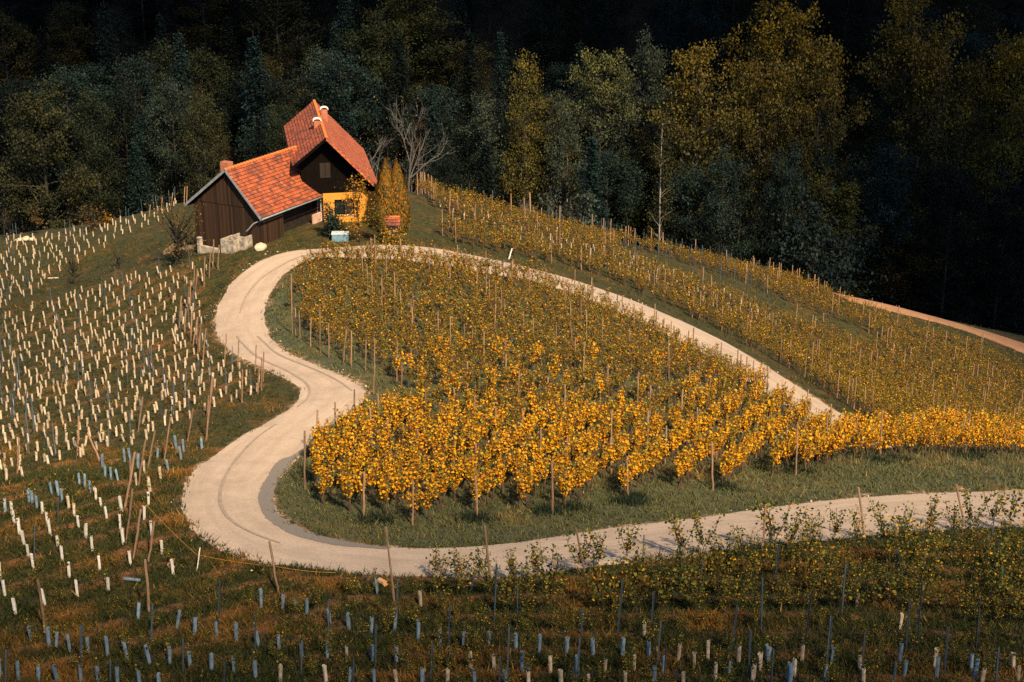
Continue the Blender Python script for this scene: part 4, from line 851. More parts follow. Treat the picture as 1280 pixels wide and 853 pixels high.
# --- single small things
pA=hit1(186,650)+UPV*.6; pB=hit1(247,712)+UPV*.62; pC=hit1(346,722)+UPV*.45; pD=hit1(420,722)+UPV*.2; st=[]
for a,b_ in ((pA,pB),(pB,pC),(pC,pD)):
    for t in np.linspace(0,1,7)[:-1]: st.append(a*(1-t)+b_*t-UPV*.12*4*t*(1-t)*.5)
tag(MB().tube(st+[pD],.006,5).obj('string',M['rope']),'orange string sagging from a post round the outside of the bend','string')
b_,t_=lean_obj(246,714,250,685); o=put(PM[0],'marker_stake',b_,t_,.6); o.data=o.data.copy(); o.data.materials[0]=M['whitepaint']; tag(o,'short pale stake holding the orange string outside the bend','stake')
g=hit1(477.5,731); tag(MB().tube([g+UPV*.12+V3(-.1,.1,0),g+UPV*.14+V3(.16,-.2,0)],.11,12).obj('cut_log',M['loghead']),'short cut log with pale end beside the blue guard and leaning post','log')
g=hit1(214,711); tag(MB().tube([g+UPV*.1+V3(-.08,.1,0),g+UPV*.1+V3(.08,-.12,0)],.10,10).obj('cut_log',M['loghead']),'small pale cut log beside a white guard below the orange string','log')
L=hit([742,786,789,744],[703,700.5,705.5,708.5]); tag(MB().prism([q+UPV*.02 for q in L],UPV*.16).obj('concrete_slab',M['stone'],None,bev=.02),'flat pale concrete slab at the lower edge of the road','slab')
b_,t_=lean_obj(636,324,640,311); o=put(PM[1],'marker_post',b_,t_,1.5); o.data=o.data.copy(); o.data.materials[0]=M['whitepaint']; tag(o,'white leaning marker post beside the upper road','post')
b_,t_=lean_obj(664,279,662,241); o=put(PM[2],'pole',b_,t_,1.9); tag(o,'tall thick pole standing out above the ridge rows','pole')
g=hit1(67,349); tag(MB().tube([g+V3(-.45,0,.06),g+V3(.35,.15,.06)],.06,8).obj('fallen_guard',M['white']),'white guard lying flat between the two left fields','vine guard')
b_,t_=lean_obj(155,726,176,724+3); tag(MB().tube([b_+UPV*.08,b_+V3(.62,-.1,.07)],.06,8).obj('fallen_guard',M['blue']),'pale guard lying on its side near the tall leaning posts','vine guard')
# ================================================================== TREES
def limb_points(R,start,dirv,L,n=5,up=.15,wob=.12):
    p=[start]; d=unit(dirv)
    for i in range(n):
        d=unit(d+UPV*up/n+R.normal(0,wob,3)); p.append(p[-1]+d*L/n)
    return p
def build_tree(kind,seed):
    """normalised: height 1 unit = 20 m built at real size, returns (wood mesh builder, leaf arrays)"""
    R=np.random.default_rng(seed); mb=MB(); LV=[];LC=[]
    def leaves(c,n,rad,size,flat,colv,up=.4):
        q=c+R.normal(0,1,(n,3))*np.array([rad,rad,rad*flat]); V,_=leafquads(q,R.uniform(.6,1.3,n)*size,R,up); LV.append(V); LC.append(np.repeat(colv(q),4,0))
    if kind in('broadleaf','autumn_lit','slim'):
        H=20.; spread={'broadleaf':5.2,'autumn_lit':5.6,'slim':2.6}[kind]; cb={'broadleaf':.18,'autumn_lit':.16,'slim':.22}[kind]
        tr=[V3(R.normal(0,.02)*t*H*.3,R.normal(0,.02)*t*H*.3,H*t*.95-.4) for t in np.linspace(0,1,8)]; mb.tube(tr,[.30*(1-.88*t)+.02 for t in np.linspace(0,1,8)],7)
        def colv(q):
            n=len(q); b=R.uniform(.45,1.55)*R.uniform(.85,1.15,(n,1)); base=np.array([[.9,1.,.85]])*b
            if kind=='autumn_lit':
                k=np.clip((q[:,2:3]/H-.55)*1.9+R.normal(0,.22)+R.normal(0,.12,(n,1)),0,1); base=base*(1-k)+np.array([[2.1,1.7,.5]])*b*k  # orange autumn leaves, brightened upward to paint in sunlit tops
            elif R.random()<.12: base=base*np.array([[1.25,1.08,.7]])
            return base
        nl=44 if kind!='slim' else 34
        for i in range(nl):
            t=cb+(1-cb)*(i+R.random())/nl; a=i*2.4+R.normal(0,.4); k=np.clip(t,0,1); prof=math.sin(math.pi*min(1,(k-cb)/(1-cb)*.80+.17))**.75
            L=spread*prof*R.uniform(.62,1.22)+.5; st=V3(*[np.interp(t*.95,np.linspace(0,.95,8),[q[j] for q in tr]) for j in range(3)])
            d=V3(math.cos(a),math.sin(a),R.uniform(.15,.7)+.6*max(0,t-.6)); lp=limb_points(R,st,d,L,5,.25,.14); mb.tube(lp,[.075*(1-.85*x)*(1.2-t*.6) for x in np.linspace(0,1,6)],4,False)
            for s in range(int(3+L*1.25)):
                u=R.uniform(.3,1.05); b0=V3(*[np.interp(u*5,range(6),[q[j] for q in lp]) for j in range(3)]); sd=unit(d*.6+R.normal(0,.8,3)*V3(1,1,.45)); sl=R.uniform(.5,1.4); e=b0+sd*sl
                mb.tube([b0,e],[.018,.006],3,False)
                cc=colv; leaves(e,int(R.integers(34,58)),R.uniform(.36,.66),.25 if kind!='slim' else .22,.6,cc)
    elif kind=='spruce':
        H=22.; mb.tube([V3(0,0,-.4),V3(.05,0,H*.5),V3(0,0,H)],[.30,.18,.02],7); nw=46
        for i in range(nw):
            t=.06+.93*i/nw; L=3.4*(1-t)**.8+.25
            for j in range(7):
                a=j*2*math.pi/7+i*.7+R.normal(0,.15); LL=L*R.uniform(.7,1.15); st=V3(0,0,H*t); d=V3(math.cos(a),math.sin(a),-.1-.25*(1-t)); lp=limb_points(R,st,d,LL,3,.10,.05); 
                if LL>.8: mb.tube(lp,[.03,.02,.012,.005],3,False)
                n=int(10+LL*16); u=R.uniform(.1,1,n); c=np.stack([np.interp(u*3,range(4),[q[k] for q in lp]) for k in range(3)],-1)+R.normal(0,.16,(n,3))*V3(1,1,.6); c[:,2]-=R.uniform(0,.25,n)
                V,_=leafquads(c,R.uniform(.6,1.3,n)*.26,R,.5); LV.append(V); b=R.uniform(.6,1.4,(n,1))*R.uniform(.7,1.25); LC.append(np.repeat(np.array([[.8,1,.9]])*b,4,0))
    elif kind=='bare':
        H=14.; tr=limb_points(R,V3(0,0,-.3),V3(0,0,1),H*.75,6,.3,.05); mb.tube(tr,[.2,.17,.14,.11,.08,.05,.02],6)
        def rec(st,d,L,r,lv):
            lp=limb_points(R,st,d,L,4,.35,.16); mb.tube(lp,[r,r*.8,r*.6,r*.45,r*.25],4 if lv<2 else 3,False)
            if lv<3:
                for k in range(5 if lv<2 else 4):
                    u=R.uniform(.25,1); b0=V3(*[np.interp(u*4,range(5),[q[j] for q in lp]) for j in range(3)]); rec(b0,unit(d+R.normal(0,.55,3)),L*R.uniform(.45,.65),r*.5,lv+1)
        for i in range(11):
            t=R.uniform(.25,1); a=i*2.4; b0=V3(*[np.interp(t*6,range(7),[q[j] for q in tr]) for j in range(3)]); rec(b0,V3(math.cos(a),math.sin(a),.9),4.6*(1.15-t*.5),.075,1)
        c=np.array([[R.normal(0,2),R.normal(0,2),R.uniform(5,13)] for _ in range(240)]); V,_=leafquads(c,R.uniform(.1,.2,240),R,.3); LV.append(V); LC.append(np.repeat(np.array([[1.2,1,.7]])*R.uniform(.6,1.3,(240,1)),4,0))
    elif kind=='birch':
        H=20.; tr=limb_points(R,V3(0,0,-.4),V3(0,0,1),H*.97,7,.2,.03); mb.tube(tr,[.17*(1-.9*t)+.012 for t in np.linspace(0,1,8)],7)
        for i in range(30):
            t=R.uniform(.38,.99); a=i*2.4; b0=V3(*[np.interp(t*7,range(8),[q[j] for q in tr]) for j in range(3)]); L=3.0*(1.15-t)+.5; lp=limb_points(R,b0,V3(math.cos(a),math.sin(a),.9),L,4,-.1,.1); mb.tube(lp,[.03,.024,.018,.01,.004],3,False)
            for s in range(5):
                u=R.uniform(.3,1); e=V3(*[np.interp(u*4,range(5),[q[j] for q in lp]) for j in range(3)])-UPV*R.uniform(0,.5); leaves(e,18,.4,.2,.8,lambda q: np.array([[1.3,1.05,.6]])*R.uniform(.6,1.3,(len(q),1)))
    elif kind=='bush':
        H=8.
        for i in range(9):
            a=i*2.4; lp=limb_points(R,V3(R.normal(0,.4),R.normal(0,.4),-.3),V3(math.cos(a)*.55,math.sin(a)*.55,1),H*R.uniform(.6,.9),5,.1,.1); mb.tube(lp,[.09,.08,.06,.05,.03,.012],4,False)
            for s in range(26):
                u=R.uniform(.12,1.05); b0=V3(*[np.interp(u*5,range(6),[q[j] for q in lp]) for j in range(3)]); e=b0+R.normal(0,1,3)*V3(1.1,1.1,.6); mb.tube([b0,e],[.015,.005],3,False)
                leaves(e,int(R.integers(22,40)),R.uniform(.3,.5),.22,.6,lambda q: np.array([[.95,1,.95]])*R.uniform(.5,1.5)*R.uniform(.85,1.15,(len(q),1)))
    LV=np.concatenate(LV); LC=np.clip(np.concatenate(LC),0,4)
    return H,mb.mesh(kind+'_trunk',{'birch':M['birch'],'bare':M['twig']}.get(kind,M['bark'])),meshnp(kind+'_crown',LV,np.arange(len(LV)).reshape(-1,4),M['tleaf'],col=LC)
TP={k:[build_tree(k,s) for s in range(sd,sd+n)] for k,n,sd in (('broadleaf',4,300),('autumn_lit',4,320),('slim',2,340),('spruce',3,350),('bare',2,360),('birch',2,370),('bush',2,380))}
TN={'broadleaf':'broadleaf_tree','autumn_lit':'autumn_lit_tree','slim':'slender_tree','spruce':'spruce_tree','bare':'bare_tree','birch':'birch_tree','bush':'willow_bush'}
TC={'broadleaf':'tree','autumn_lit':'tree','slim':'tree','spruce':'spruce','bare':'tree','birch':'birch','bush':'bush'}
RT_=np.random.default_rng(23)
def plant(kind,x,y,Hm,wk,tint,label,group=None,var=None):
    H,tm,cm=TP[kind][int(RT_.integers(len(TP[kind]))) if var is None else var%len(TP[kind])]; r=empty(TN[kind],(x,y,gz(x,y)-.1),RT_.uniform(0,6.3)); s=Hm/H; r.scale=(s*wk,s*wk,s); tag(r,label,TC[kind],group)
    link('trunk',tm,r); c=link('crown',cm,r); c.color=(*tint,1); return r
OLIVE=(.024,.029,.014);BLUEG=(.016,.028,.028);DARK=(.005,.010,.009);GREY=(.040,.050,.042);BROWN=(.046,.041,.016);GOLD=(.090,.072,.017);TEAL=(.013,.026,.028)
def hero(kind,px,ptop,dist,pw,tint,label,var=None):
    if px<420: tint=tuple(a*b for a,b in zip(tint,(.66,.75,.85)))  # left crowns: darker, cooler tint paints in the corner darkening
    r=ray(px,ptop); t=dist/r[1]; p=CAM+r*t; g=gz(p[0],p[1]); Hm=max(5.,p[2]-g); H0=TP[kind][0][0]; ppm=F/depth_of(p); base={'broadleaf':10.5,'autumn_lit':11.,'slim':5.6,'spruce':6.6,'bare':8.5,'birch':5.5,'bush':6.0}[kind]
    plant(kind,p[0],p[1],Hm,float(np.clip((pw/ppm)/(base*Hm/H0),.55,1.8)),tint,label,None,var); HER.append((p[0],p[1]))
HER=[]
for a in (('broadleaf',45,106,176,112,BROWN,'big brown olive tree at the left picture edge, tallest there'),
 ('broadleaf',112,112,186,75,OLIVE,'olive tree directly right of the big brown edge tree'),
 ('broadleaf',165,70,205,80,BLUEG,'blue green tree rising above its neighbours left of the barn'),
 ('broadleaf',212,96,192,70,GREY,'grey green round tree above the barn gable'),
 ('broadleaf',250,115,181,62,BROWN,'brownish layered tree just above the barn apex'),
 ('spruce',316,38,190,85,TEAL,'tall dark spruce left of the house roof'),
 ('spruce',322,140,172,46,DARK,'short black green spruce directly behind the barn ridge'),
 ('broadleaf',400,60,205,85,GREY,'airy grey tree standing straight above the house ridge'),
 ('broadleaf',350,128,170,40,OLIVE,'small olive tree touching the back of the house roof'),
 ('bare',505,92,180,95,(.10,.09,.07),'bare pale twigged tree right of the house against dark woods'),
 ('bare',468,150,150,75,(.10,.07,.04),'bare brownish tree just behind the right house roof slope'),
 ('bare',487,185,152,50,(.10,.07,.04),'low bare tree behind the thuja tops'),
 ('autumn_lit',560,40,235,100,BROWN,'dim brown tree high in the woods above the gap right of the house',1),
 ('broadleaf',612,118,192,85,GREY,'grey olive round tree at the left of the central group'),
 ('slim',656,62,188,44,GOLD,'slender tree with bright golden tufts on top in the central group'),
 ('autumn_lit',752,56,196,96,GREY,'wide tree with orange top in the central group',0),
 ('broadleaf',812,48,205,60,GREY,'small grey headed tree between the orange topped trees'),
 ('slim',704,110,186,40,GREY,'narrow grey tree between golden tufted and orange topped trees'),
 ('bush',697,204,173,74,GREY,'rounded grey willow bush right of the tall ridge pole'),
 ('birch',829,140,181,50,OLIVE,'birch with thin pale trunk under the orange trees'),
 ('autumn_lit',872,58,192,120,BROWN,'big rusty tree leaning over the pale birch trunk',2),
 ('autumn_lit',975,-8,212,120,GOLD,'large golden topped tree at the top edge right of centre',3),
 ('autumn_lit',955,70,196,90,BROWN,'rusty layered tree in front of the large golden one',1),
 ('autumn_lit',1030,40,198,95,BROWN,'rust brown tree to the right of the large golden one',0),
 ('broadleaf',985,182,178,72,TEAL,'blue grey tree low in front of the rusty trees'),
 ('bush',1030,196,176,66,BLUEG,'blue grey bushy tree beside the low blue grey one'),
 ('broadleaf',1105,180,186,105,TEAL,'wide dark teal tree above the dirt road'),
 ('autumn_lit',1140,-10,215,120,BROWN,'dim golden brown tree at the top right',2),
 ('autumn_lit',1185,30,205,100,BROWN,'brown topped tree left of the right picture corner',3),
 ('autumn_lit',1275,40,206,90,GOLD,'rust topped tree cut by the right picture edge',1),
 ('broadleaf',1195,205,182,95,(.004,.007,.007),'dark tree above the right end of the dirt road'),  # this and the next: near-black tint paints in the dark corner
 ('broadleaf',1262,230,182,90,(.003,.006,.006),'darkest low tree at the right picture edge'),
 ('broadleaf',905,190,180,80,BLUEG,'blue green low tree right of the pale birch trunk'),
 ('broadleaf',560,190,182,55,DARK,'dark low tree behind the ridge left of the central group')): hero(*a[:7],*(a[7:8]))
# the wood behind them
n_=0
for row,y0 in enumerate(np.arange(182,305,8.2)):
    hw=y0*.36+8
    for x0 in np.arange(-hw,hw,8.6 if y0<240 else 9.4):
        x=x0+RT_.uniform(-3,3)+(row%2)*4; y=y0+RT_.uniform(-2.8,2.8)
        if min((x-a)**2+(y-b)**2 for a,b in HER)<12: continue
        q=project(np.array([[x,y,gz(x,y)+12]]))[0]
        if q[0]<-70 or q[0]>1350 or q[1]<-110: continue
        k=RT_.random(); dim=(1. if q[1]>60 else .7)*(.6 if q[0]<420 and q[1]<110 else 1.); right=q[0]>800; kind='spruce' if k<(.42 if not right else .16) else ('broadleaf' if k<.80 else ('autumn_lit' if k<.92 else ('slim' if k<.96 else 'birch')))  # dim paints corner darkening into tints at the top and upper left
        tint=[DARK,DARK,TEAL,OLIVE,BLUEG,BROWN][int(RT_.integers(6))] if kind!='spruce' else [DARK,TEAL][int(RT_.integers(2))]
        if kind=='autumn_lit' and q[0]<420: kind='broadleaf'
        if kind=='autumn_lit': tint=[OLIVE,(.035,.028,.015)][int(RT_.integers(2))]
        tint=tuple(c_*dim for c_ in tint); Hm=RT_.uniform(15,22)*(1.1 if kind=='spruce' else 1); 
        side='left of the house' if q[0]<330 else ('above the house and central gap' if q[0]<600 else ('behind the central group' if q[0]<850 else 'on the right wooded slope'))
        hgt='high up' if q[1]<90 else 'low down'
        kn={'spruce':'dark conical spruce','broadleaf':'dark broadleaf tree','autumn_lit':'brown tinged broadleaf tree','slim':'slender dark tree','birch':'thin pale stemmed birch'}[kind]
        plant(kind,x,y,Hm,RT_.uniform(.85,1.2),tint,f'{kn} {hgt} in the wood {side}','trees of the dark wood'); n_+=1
print('wood',n_,'heroes',len(HER))
# ------------------------------------------------------------------ garden trees and shrubs
def small_tree(name,label,cat,foot,top,crown,R,leafn,ls,cols,w,bush=False,nb=9,trad=.07,wide=1.,group=None):
    """foot/top px; crown (px left, right, top, bottom)"""
    b_=hit1(*foot); d0=CAM+ray(*foot)/F*depth_of(b_); t_=on_plane(top[0],top[1],b_,V3(0,1,0)); H=t_[2]-b_[2]; xl=on_plane(crown[0],foot[1],b_,V3(0,1,0))[0]-b_[0]; xr=on_plane(crown[1],foot[1],b_,V3(0,1,0))[0]-b_[0]
    zt=on_plane(foot[0],crown[2],b_,V3(0,1,0))[2]-b_[2]; zb_=max(.1,on_plane(foot[0],crown[3],b_,V3(0,1,0))[2]-b_[2]); cx=(xl+xr)/2; rx=(xr-xl)/2; cz=(zt+zb_)/2; rz=(zt-zb_)/2
    r=empty(name,tuple(b_)); tag(r,label,cat,group); mb=MB(); crk=.22 if name=='fruit_tree' else .0; mb.tube([V3(0,0,-.2),V3(cx*.15+crk*.7,0,zb_*.6),V3(cx*.3-crk*.5,crk,cz*.6),V3(cx*.5+crk,-crk*.5,cz),V3(cx*.9-crk,crk,zt*.9)],[trad,trad*.85,trad*.75,trad*.5,trad*.12],6); CS=[]
    for i in range(nb):
        a=i*2.4; u=R.uniform(0,1); tip=V3(cx+rx*.9*math.cos(a)*R.uniform(.5,1),rx*.9*math.sin(a)*R.uniform(.5,1),cz+rz*R.uniform(-.85,.95)); st=V3(cx*.4,0,max(.15,min(zb_+(tip[2]-zb_)*.35,cz))); lp=limb_points(R,st,tip-st,np.linalg.norm(tip-st),4,.1,.12); mb.tube(lp,[trad*k_ for k_ in ((.75,.55,.38,.24,.07) if name=='fruit_tree' else (.45,.36,.27,.18,.06))],4,False)
        for s in range(4):
            b0=lp[int(R.integers(1,5))]; e=b0+R.normal(0,.33,3)*min(1,rx); mb.tube([b0,e],[trad*.14,.004],3,False); CS.append(e)
        CS+=lp[2:]
    if leafn:
        CS=np.array(CS); c=CS[R.integers(0,len(CS),leafn)]+R.normal(0,.22 if not bush else .2,(leafn,3))*min(1.2,rx+.2)
        V,Fc=leafquads(c,R.uniform(.6,1.3,leafn)*ls,R,.3); 
        o=mb.obj('trunk',M['bark'],None); o.parent=r; o=link('crown',meshnp('crown',V,Fc,M['leaf'],col=np.repeat(pal(R,leafn,cols,w),4,0)),r)
    else: o=mb.obj('trunk',M['bark'],None); o.parent=r
    return r
RS=np.random.default_rng(77)
small_tree('fruit_tree','crooked fruit tree with sparse golden leaves left of the barn gable','tree',(218,333),(226,250),(194,268,246,318),RS,1100,.13,[(.22,.12,.02),(.11,.09,.02),(.05,.055,.02),(.12,.06,.02)],[.3,.3,.25,.15],nb=20,trad=.14)
small_tree('fruit_tree','small bare forked fruit tree on the grass gap','tree',(148,337),(150,310),(132,166,308,334),RS,70,.1,[(.1,.07,.02),(.05,.05,.02)],[.5,.5],nb=8,trad=.08)
small_tree('fruit_tree','small dark bushy fruit tree at the lower end of the grass gap','tree',(92,356),(94,307),(76,112,307,350),RS,200,.1,[(.05,.045,.02),(.09,.06,.02),(.03,.035,.015)],[.4,.3,.3],nb=12,trad=.08)
small_tree('young_tree','slim young tree with golden leaves in front of the yellow wall','tree',(451,303),(447,204),(426,459,206,290),RS,850,.15,[(.42,.20,.015),(.26,.13,.02),(.12,.09,.02),(.5,.26,.02)],[.35,.3,.2,.15],nb=14,trad=.075)
small_tree('laurel_bush','dense dark green bush beside the white barn posts','bush',(416,296),(416,253),(404,428,252,296),RS,2600,.14,[(.018,.034,.026),(.035,.06,.045),(.05,.075,.06)],[.45,.4,.15],bush=True,nb=22,trad=.05)
small_tree('garden_shrub','small green golden shrub left of the thuja','bush',(468,303),(467,261),(455,484,260,292),RS,900,.13,[(.10,.09,.02),(.05,.06,.018),(.22,.13,.02)],[.4,.35,.25],bush=True,nb=12,trad=.04)
small_tree('garden_shrub','low yellow flowering shrub at the foot of the notice board','bush',(489,305),(490,292),(474,512,292,304),RS,600,.13,[(.40,.22,.02),(.16,.12,.02)],[.5,.5],bush=True,nb=10,trad=.03)
small_tree('ridge_shrub','slim golden shrub on the skyline far left','bush',(47,293),(47,255),(38,56,255,284),RS,240,.17,[(.16,.09,.02),(.06,.05,.02)],[.5,.5],nb=8,trad=.05)
small_tree('ridge_shrub','wide brown golden shrub on the skyline left of the barn','bush',(116,287),(114,258),(100,130,258,286),RS,420,.17,[(.15,.075,.02),(.07,.05,.02)],[.5,.5],bush=True,nb=12,trad=.05)
small_tree('ridge_shrub','bright yellow round shrub on the skyline left of the barn','bush',(134,281),(134,266),(126,142,266,280),RS,260,.15,[(.30,.15,.02),(.14,.09,.02)],[.6,.4],bush=True,nb=8,trad=.04)
small_tree('ridge_shrub','thin leafless shrub at the left picture edge','bush',(6,299),(8,262),(0,16,262,285),RS,50,.12,[(.12,.07,.02),(.06,.05,.02)],[.5,.5],nb=9,trad=.05)
def thuja(foot,top,wpx,label,seed):
    R=np.random.default_rng(seed); b_=hit1(*foot); t_=on_plane(top[0],top[1],b_,V3(0,1,0)); H=t_[2]-b_[2]; rr=wpx/F*depth_of(b_)/2; r=empty('thuja',tuple(b_)); tag(r,label,'thuja','pair of thujas by the house'); mb=MB(); mb.tube([V3(0,0,-.2),V3(0,0,H*.5),V3(t_[0]-b_[0],0,H*.93)],[.09,.06,.01],6)
    n=21000; t=R.uniform(0,1,n)**.9; prof=np.clip(np.minimum(1,(t/.10)**.5)*(1-np.clip((t-.45)/.55,0,1)**1.8),.02,1); a=R.uniform(0,2*math.pi,n); lump=1+.10*np.sin(a*3+t*9)+.10*np.sin(a*5-t*17)+R.normal(0,.05,n); rad=rr*prof*lump*np.sqrt(R.uniform(.35,1.0,n))
    c=np.stack([rad*np.cos(a)+(t_[0]-b_[0])*t,rad*np.sin(a),t*H*1.0],-1); k=R.normal(0,1,(n,3))*.25; nn=np.stack([np.cos(a),np.sin(a),0*a+.15],-1)+k; nn/=np.linalg.norm(nn,axis=1)[:,None]; up=np.array([0,0,1.])+R.normal(0,.25,(n,3)); up-=nn*(up*nn).sum(1)[:,None]; up/=np.linalg.norm(up,axis=1)[:,None]; b=np.cross(nn,up); s=R.uniform(.08,.19,n)[:,None]
    V=np.stack([c-up*s,c+b*s*.4,c+up*s,c-b*s*.4],1).reshape(-1,3); o=mb.obj('trunk',M['bark'],None); o.parent=r
    gold=np.repeat(pal(R,n,[(.36,.15,.014),(.20,.11,.018),(.09,.075,.018),(.045,.05,.016)],[.25,.3,.27,.18]),4,0); link('foliage',meshnp('foliage',V,np.arange(4*n).reshape(n,4),M['leaf'],col=gold),r)
thuja((482.5,290),(481.5,200),25,'left golden green thuja, half behind the tiled notice board',1); thuja((499,290),(495,202),27,'right golden green thuja, wider at its foot',2)
# ================================================================== GRASS
RG=np.random.default_rng(5)
def sample_px(n,x0,x1,y0,y1):   # uniform over the ground as seen: jittered over area by depth weight
    px=RG.uniform(x0,x1,n); py=RG.uniform(y0,y1,n); return hit(px,py)
g=np.concatenate([sample_px(46000,-30,1310,560,880),sample_px(26000,-30,1310,300,600)])
q=project(g); x,y=g[:,0],g[:,1]
so=grid(soil,x,y); gr=grid(gravel,x,y); hd=grid(heart,x,y); d_=road_d(x,y)
keep=(d_>.0)&(RG.random(len(g))>so*.55)&(RG.random(len(g))>gr*.8)&(y<172)
pb=project(barn_pts)[:,:2] if False else None
keep&=~inpoly(x,y,[tuple(p[:2]) for p in (P1+Wv*.5,P2+Wv*.5,P2+Wv*6.5,P1+Wv*6.5)])
g=g[keep];q=q[keep];so=so[keep];hd=hd[keep]; n=len(g); nb=6
c=np.repeat(g,nb,0); a=RG.uniform(0,2*math.pi,n*nb); sz=np.repeat(RG.uniform(.6,1.4,n)*np.where(hd>.5,1.05,.85),nb)*np.repeat(np.where((g[:,1]<62)&(hd<.5),1.45,1.)*np.clip(30/q[:,2],.9,1.5),nb)
h=RG.uniform(.07,.20,n*nb)*sz; lean=RG.normal(0,.55,(n*nb,2))*h[:,None]; off=RG.normal(0,.09,(n*nb,2))*sz[:,None]; w=.014*sz+.008
b0=c+np.c_[off,np.full(n*nb,-.02)]; t=np.stack([np.cos(a)*w,np.sin(a)*w,0*a],-1); tip=b0+np.c_[lean,h]
V=np.stack([b0-t,b0+t,tip],1).reshape(-1,3)
f1=np.repeat(fbm(g[:,0],g[:,1],2.2,41),nb); f2=np.repeat(fbm(g[:,0],g[:,1],.8,43),nb); so_r=np.repeat(so,nb); hr=np.repeat(hd,nb)
dk=np.array([.022,.032,.011]);md=np.array([.055,.062,.019]);dryc=np.array([.26,.13,.028]);pl=np.array([.15,.155,.075]);yl=np.array([.30,.20,.03])
kd=np.clip((f1-.545)*3.6+so_r*.5+RG.normal(0,.15,n*nb),0,1)[:,None]; km=np.clip(f2*1.2+RG.normal(0,.2,n*nb),0,1)[:,None]
C=(dk*(1-km)+md*km); C=C*(1-hr[:,None]*.55)+pl*(hr[:,None]*.55); C=C*(1-kd)+dryc*kd*(1-hr[:,None]*.5)+pl*kd*hr[:,None]*.5
s_=RG.random(n*nb)<.014; C[s_]=yl; C*=RG.uniform(.7,1.3,(n*nb,1))
tag(link('grass',meshnp('grass',V,np.arange(3*n*nb).reshape(-1,3),M['grass'],col=np.repeat(np.clip(C,0,.8),3,0))),kind='stuff')
# darker tussocks round the feet of the front posts
for px_,py_ in ((596,650),(688,640),(715,636),(785,630),(793,624),(1100,578),(1120,575),(1207,572),(1000,590),(1220,570),(470,652),(905,610)):
    b_=hit1(px_,py_); R=RG; n=420; c=b_+R.normal(0,1,(n,3))*V3(.42,.34,.02); h=np.abs(R.normal(.28,.12,n)); a=R.uniform(0,6.3,n); t=np.stack([np.cos(a),np.sin(a),0*a],-1)*.022; tip=c+np.c_[R.normal(0,.16,(n,2)),h]; c[:,2]=grid(Z,c[:,0],c[:,1])-.02; tip[:,2]=c[:,2]+h
    o=link('grass_tussock',meshnp('grass_tussock',np.stack([c-t,c+t,tip],1).reshape(-1,3),np.arange(3*n).reshape(-1,3),M['grass'],col=np.repeat(np.array([.016,.028,.018])*R.uniform(.6,1.5,(n,1)),3,0)))
    tag(o,'dark tussock of long grass at the foot of the front vine posts','grass tussock','dark tussocks along the front of the heart')
# loose stones of the road edge
st_=[];sf=[];k0=0
base_ico=[(0,0,1),(.9,0,.3),(.28,.85,.3),(-.72,.53,.3),(-.72,-.53,.3),(.28,-.85,.3),(.0,.0,-.6)]
fi=[[0,1,2],[0,2,3],[0,3,4],[0,4,5],[0,5,1],[6,2,1],[6,3,2],[6,4,3],[6,5,4],[6,1,5]]
j=RG.integers(0,len(RA),5200); side=RG.random(5200)<.5
e=np.where(side[:,None],RA[j],RB[j]); o_=np.where(side[:,None],RA[j]-RB[j],RB[j]-RA[j]); o_/=np.linalg.norm(o_,axis=1)[:,None]
p=e+o_*np.abs(RG.normal(.05,.45,5200))[:,None]; dens=fbm(p[:,0],p[:,1],3,51); inner=~side; m=(RG.random(5200)<np.clip((dens-.50)*4,0.015,.7)*np.where(inner,.45,.55))&(infr(project(p))); p=p[m]; r=np.abs(RG.normal(.02,.028,len(p)))+.012
B=np.array(base_ico); an=RG.uniform(0,6.3,len(p)); V=np.stack([B[:,0][None]*np.cos(an)[:,None]-B[:,1][None]*np.sin(an)[:,None],B[:,0][None]*np.sin(an)[:,None]+B[:,1][None]*np.cos(an)[:,None],np.repeat(B[:,2][None]*.7,len(p),0)],-1)*r[:,None,None]*RG.uniform(.7,1.3,(len(p),1,3))
p[:,2]=np.maximum(grid(Z,p[:,0],p[:,1]),grid(Z0,p[:,0],p[:,1])-.06)+.015; V=(V+p[:,None]).reshape(-1,3); Fc=(np.array(fi)[None]+np.arange(len(p))[:,None,None]*7).reshape(-1,3)
tag(link('roadside_gravel',meshnp('roadside_gravel',V,Fc,M['stone'])),kind='stuff')
# ================================================================== LIGHT, SKY, CAMERA
AZ,EL=math.radians(25),math.radians(43)
S=np.array([math.sin(AZ)*math.cos(EL),-math.cos(AZ)*math.cos(EL),math.sin(EL)])
sun=bpy.data.lights.new('sun','SUN'); sun.energy=4.6; sun.angle=math.radians(3.0); sun.color=(1,.76,.47)
so_=link('sun',sun); so_.rotation_euler=Vector(S).to_track_quat('Z','Y').to_euler()
world=bpy.data.worlds.new('World'); scene.world=world; world.use_nodes=True; wt=world.node_tree
sky=wt.nodes.new('ShaderNodeTexSky'); sky.sky_type='NISHITA'; sky.sun_disc=False; sky.sun_elevation=EL; sky.sun_rotation=math.atan2(S[0],S[1]); sky.air_density=1.; sky.dust_density=.6;sky.ozone_density=2.
wt.links.new(sky.outputs[0],wt.nodes['Background'].inputs[0]); wt.nodes['Background'].inputs[1].default_value=.065
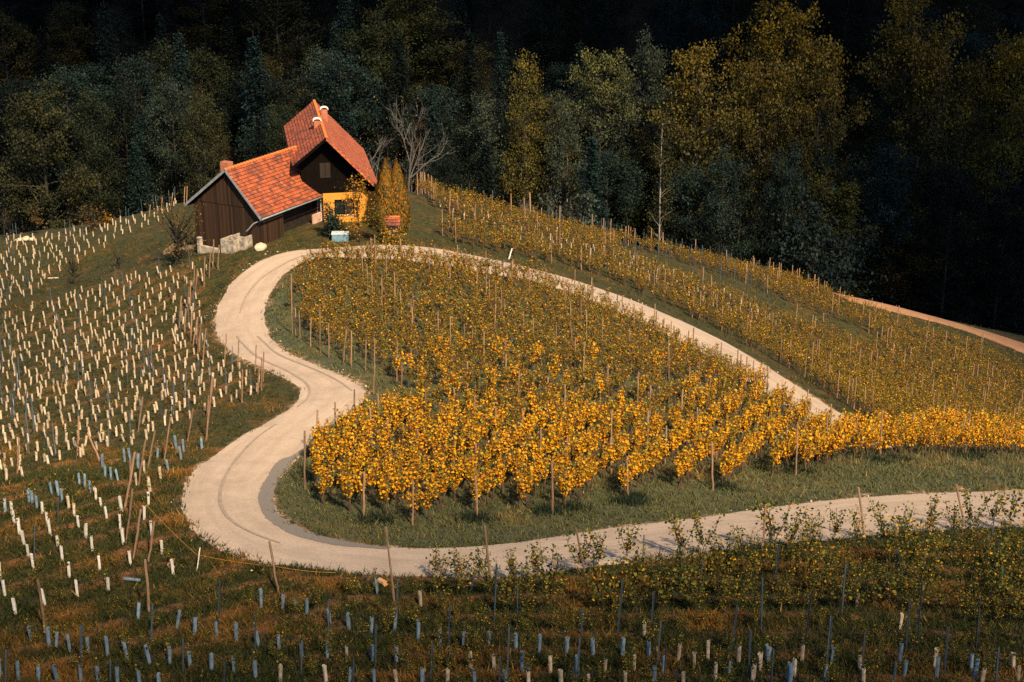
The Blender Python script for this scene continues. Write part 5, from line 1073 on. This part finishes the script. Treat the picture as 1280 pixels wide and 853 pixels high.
cam=bpy.data.cameras.new('camera'); cam.sensor_width=36; cam.lens=F/1280*36; cam.clip_end=3000; cam.clip_start=.5
co=link('camera',cam,None,(0,0,CAMZ)); co.rotation_euler=(math.pi/2-PITCH,0,0); scene.camera=co
vs=scene.view_settings; vs.view_transform='Standard'; vs.look='None'; vs.gamma=1; vs.exposure=1.05; vs.use_curve_mapping=False
scene.render.engine='CYCLES'; cy=scene.cycles; cy.max_bounces=5; cy.diffuse_bounces=3; cy.glossy_bounces=2; cy.transmission_bounces=3; cy.transparent_max_bounces=4; cy.use_denoising=False; cy.sample_clamp_indirect=4; cy.caustics_reflective=False; cy.caustics_refractive=False

# added unseen opaque blobs overhead, placed to shade the wood and lowest vine rows
M['shade_blocker']=plain('shade_blocker',(.75,.75,.76),(.85,.85,.85),.02,bmp=0,coord='pos')
def shade_blocker(name,blobs,h,label):
    import bmesh
    RC=np.random.default_rng(len(blobs)); bm=bmesh.new()
    for (x,y,rx,ry) in blobs:
        c=np.array([x,y,20.])+S*(h/S[2]); r=bmesh.ops.create_icosphere(bm,subdivisions=3,radius=1)
        for v in r['verts']:
            p=np.array(v.co); k=1+.16*math.sin(p[0]*5+x)+.14*math.sin(p[1]*6+y)+.08*math.sin(p[0]*13+p[1]*11); z=p[2]*(16 if p[2]>0 else 5); v.co=Vector((c[0]+p[0]*rx*k,c[1]+p[1]*ry*k,c[2]+z*k))
    me=bpy.data.meshes.new(name); bm.to_mesh(me); bm.free(); me.materials.append(M['shade_blocker']); me.polygons.foreach_set('use_smooth',[True]*len(me.polygons)); tag(link(name,me),kind='structure')
shade_blocker('shade_blocker',[(-120,255,75,62),(-40,262,75,66),(40,262,75,66),(120,250,75,66),(190,230,70,80),(-190,240,70,90),(-60,330,120,70),(60,330,120,70),(160,320,90,70),(95,165,42,55),(125,120,55,60)],330,'')
shade_blocker('shade_blocker',[(-30,13.5,30,25),(0,11.5,28,23),(30,10.5,28,24),(60,16,30,26),(-62,37,32,42),(-78,75,36,40),(0,-10,60,24)],300,'')
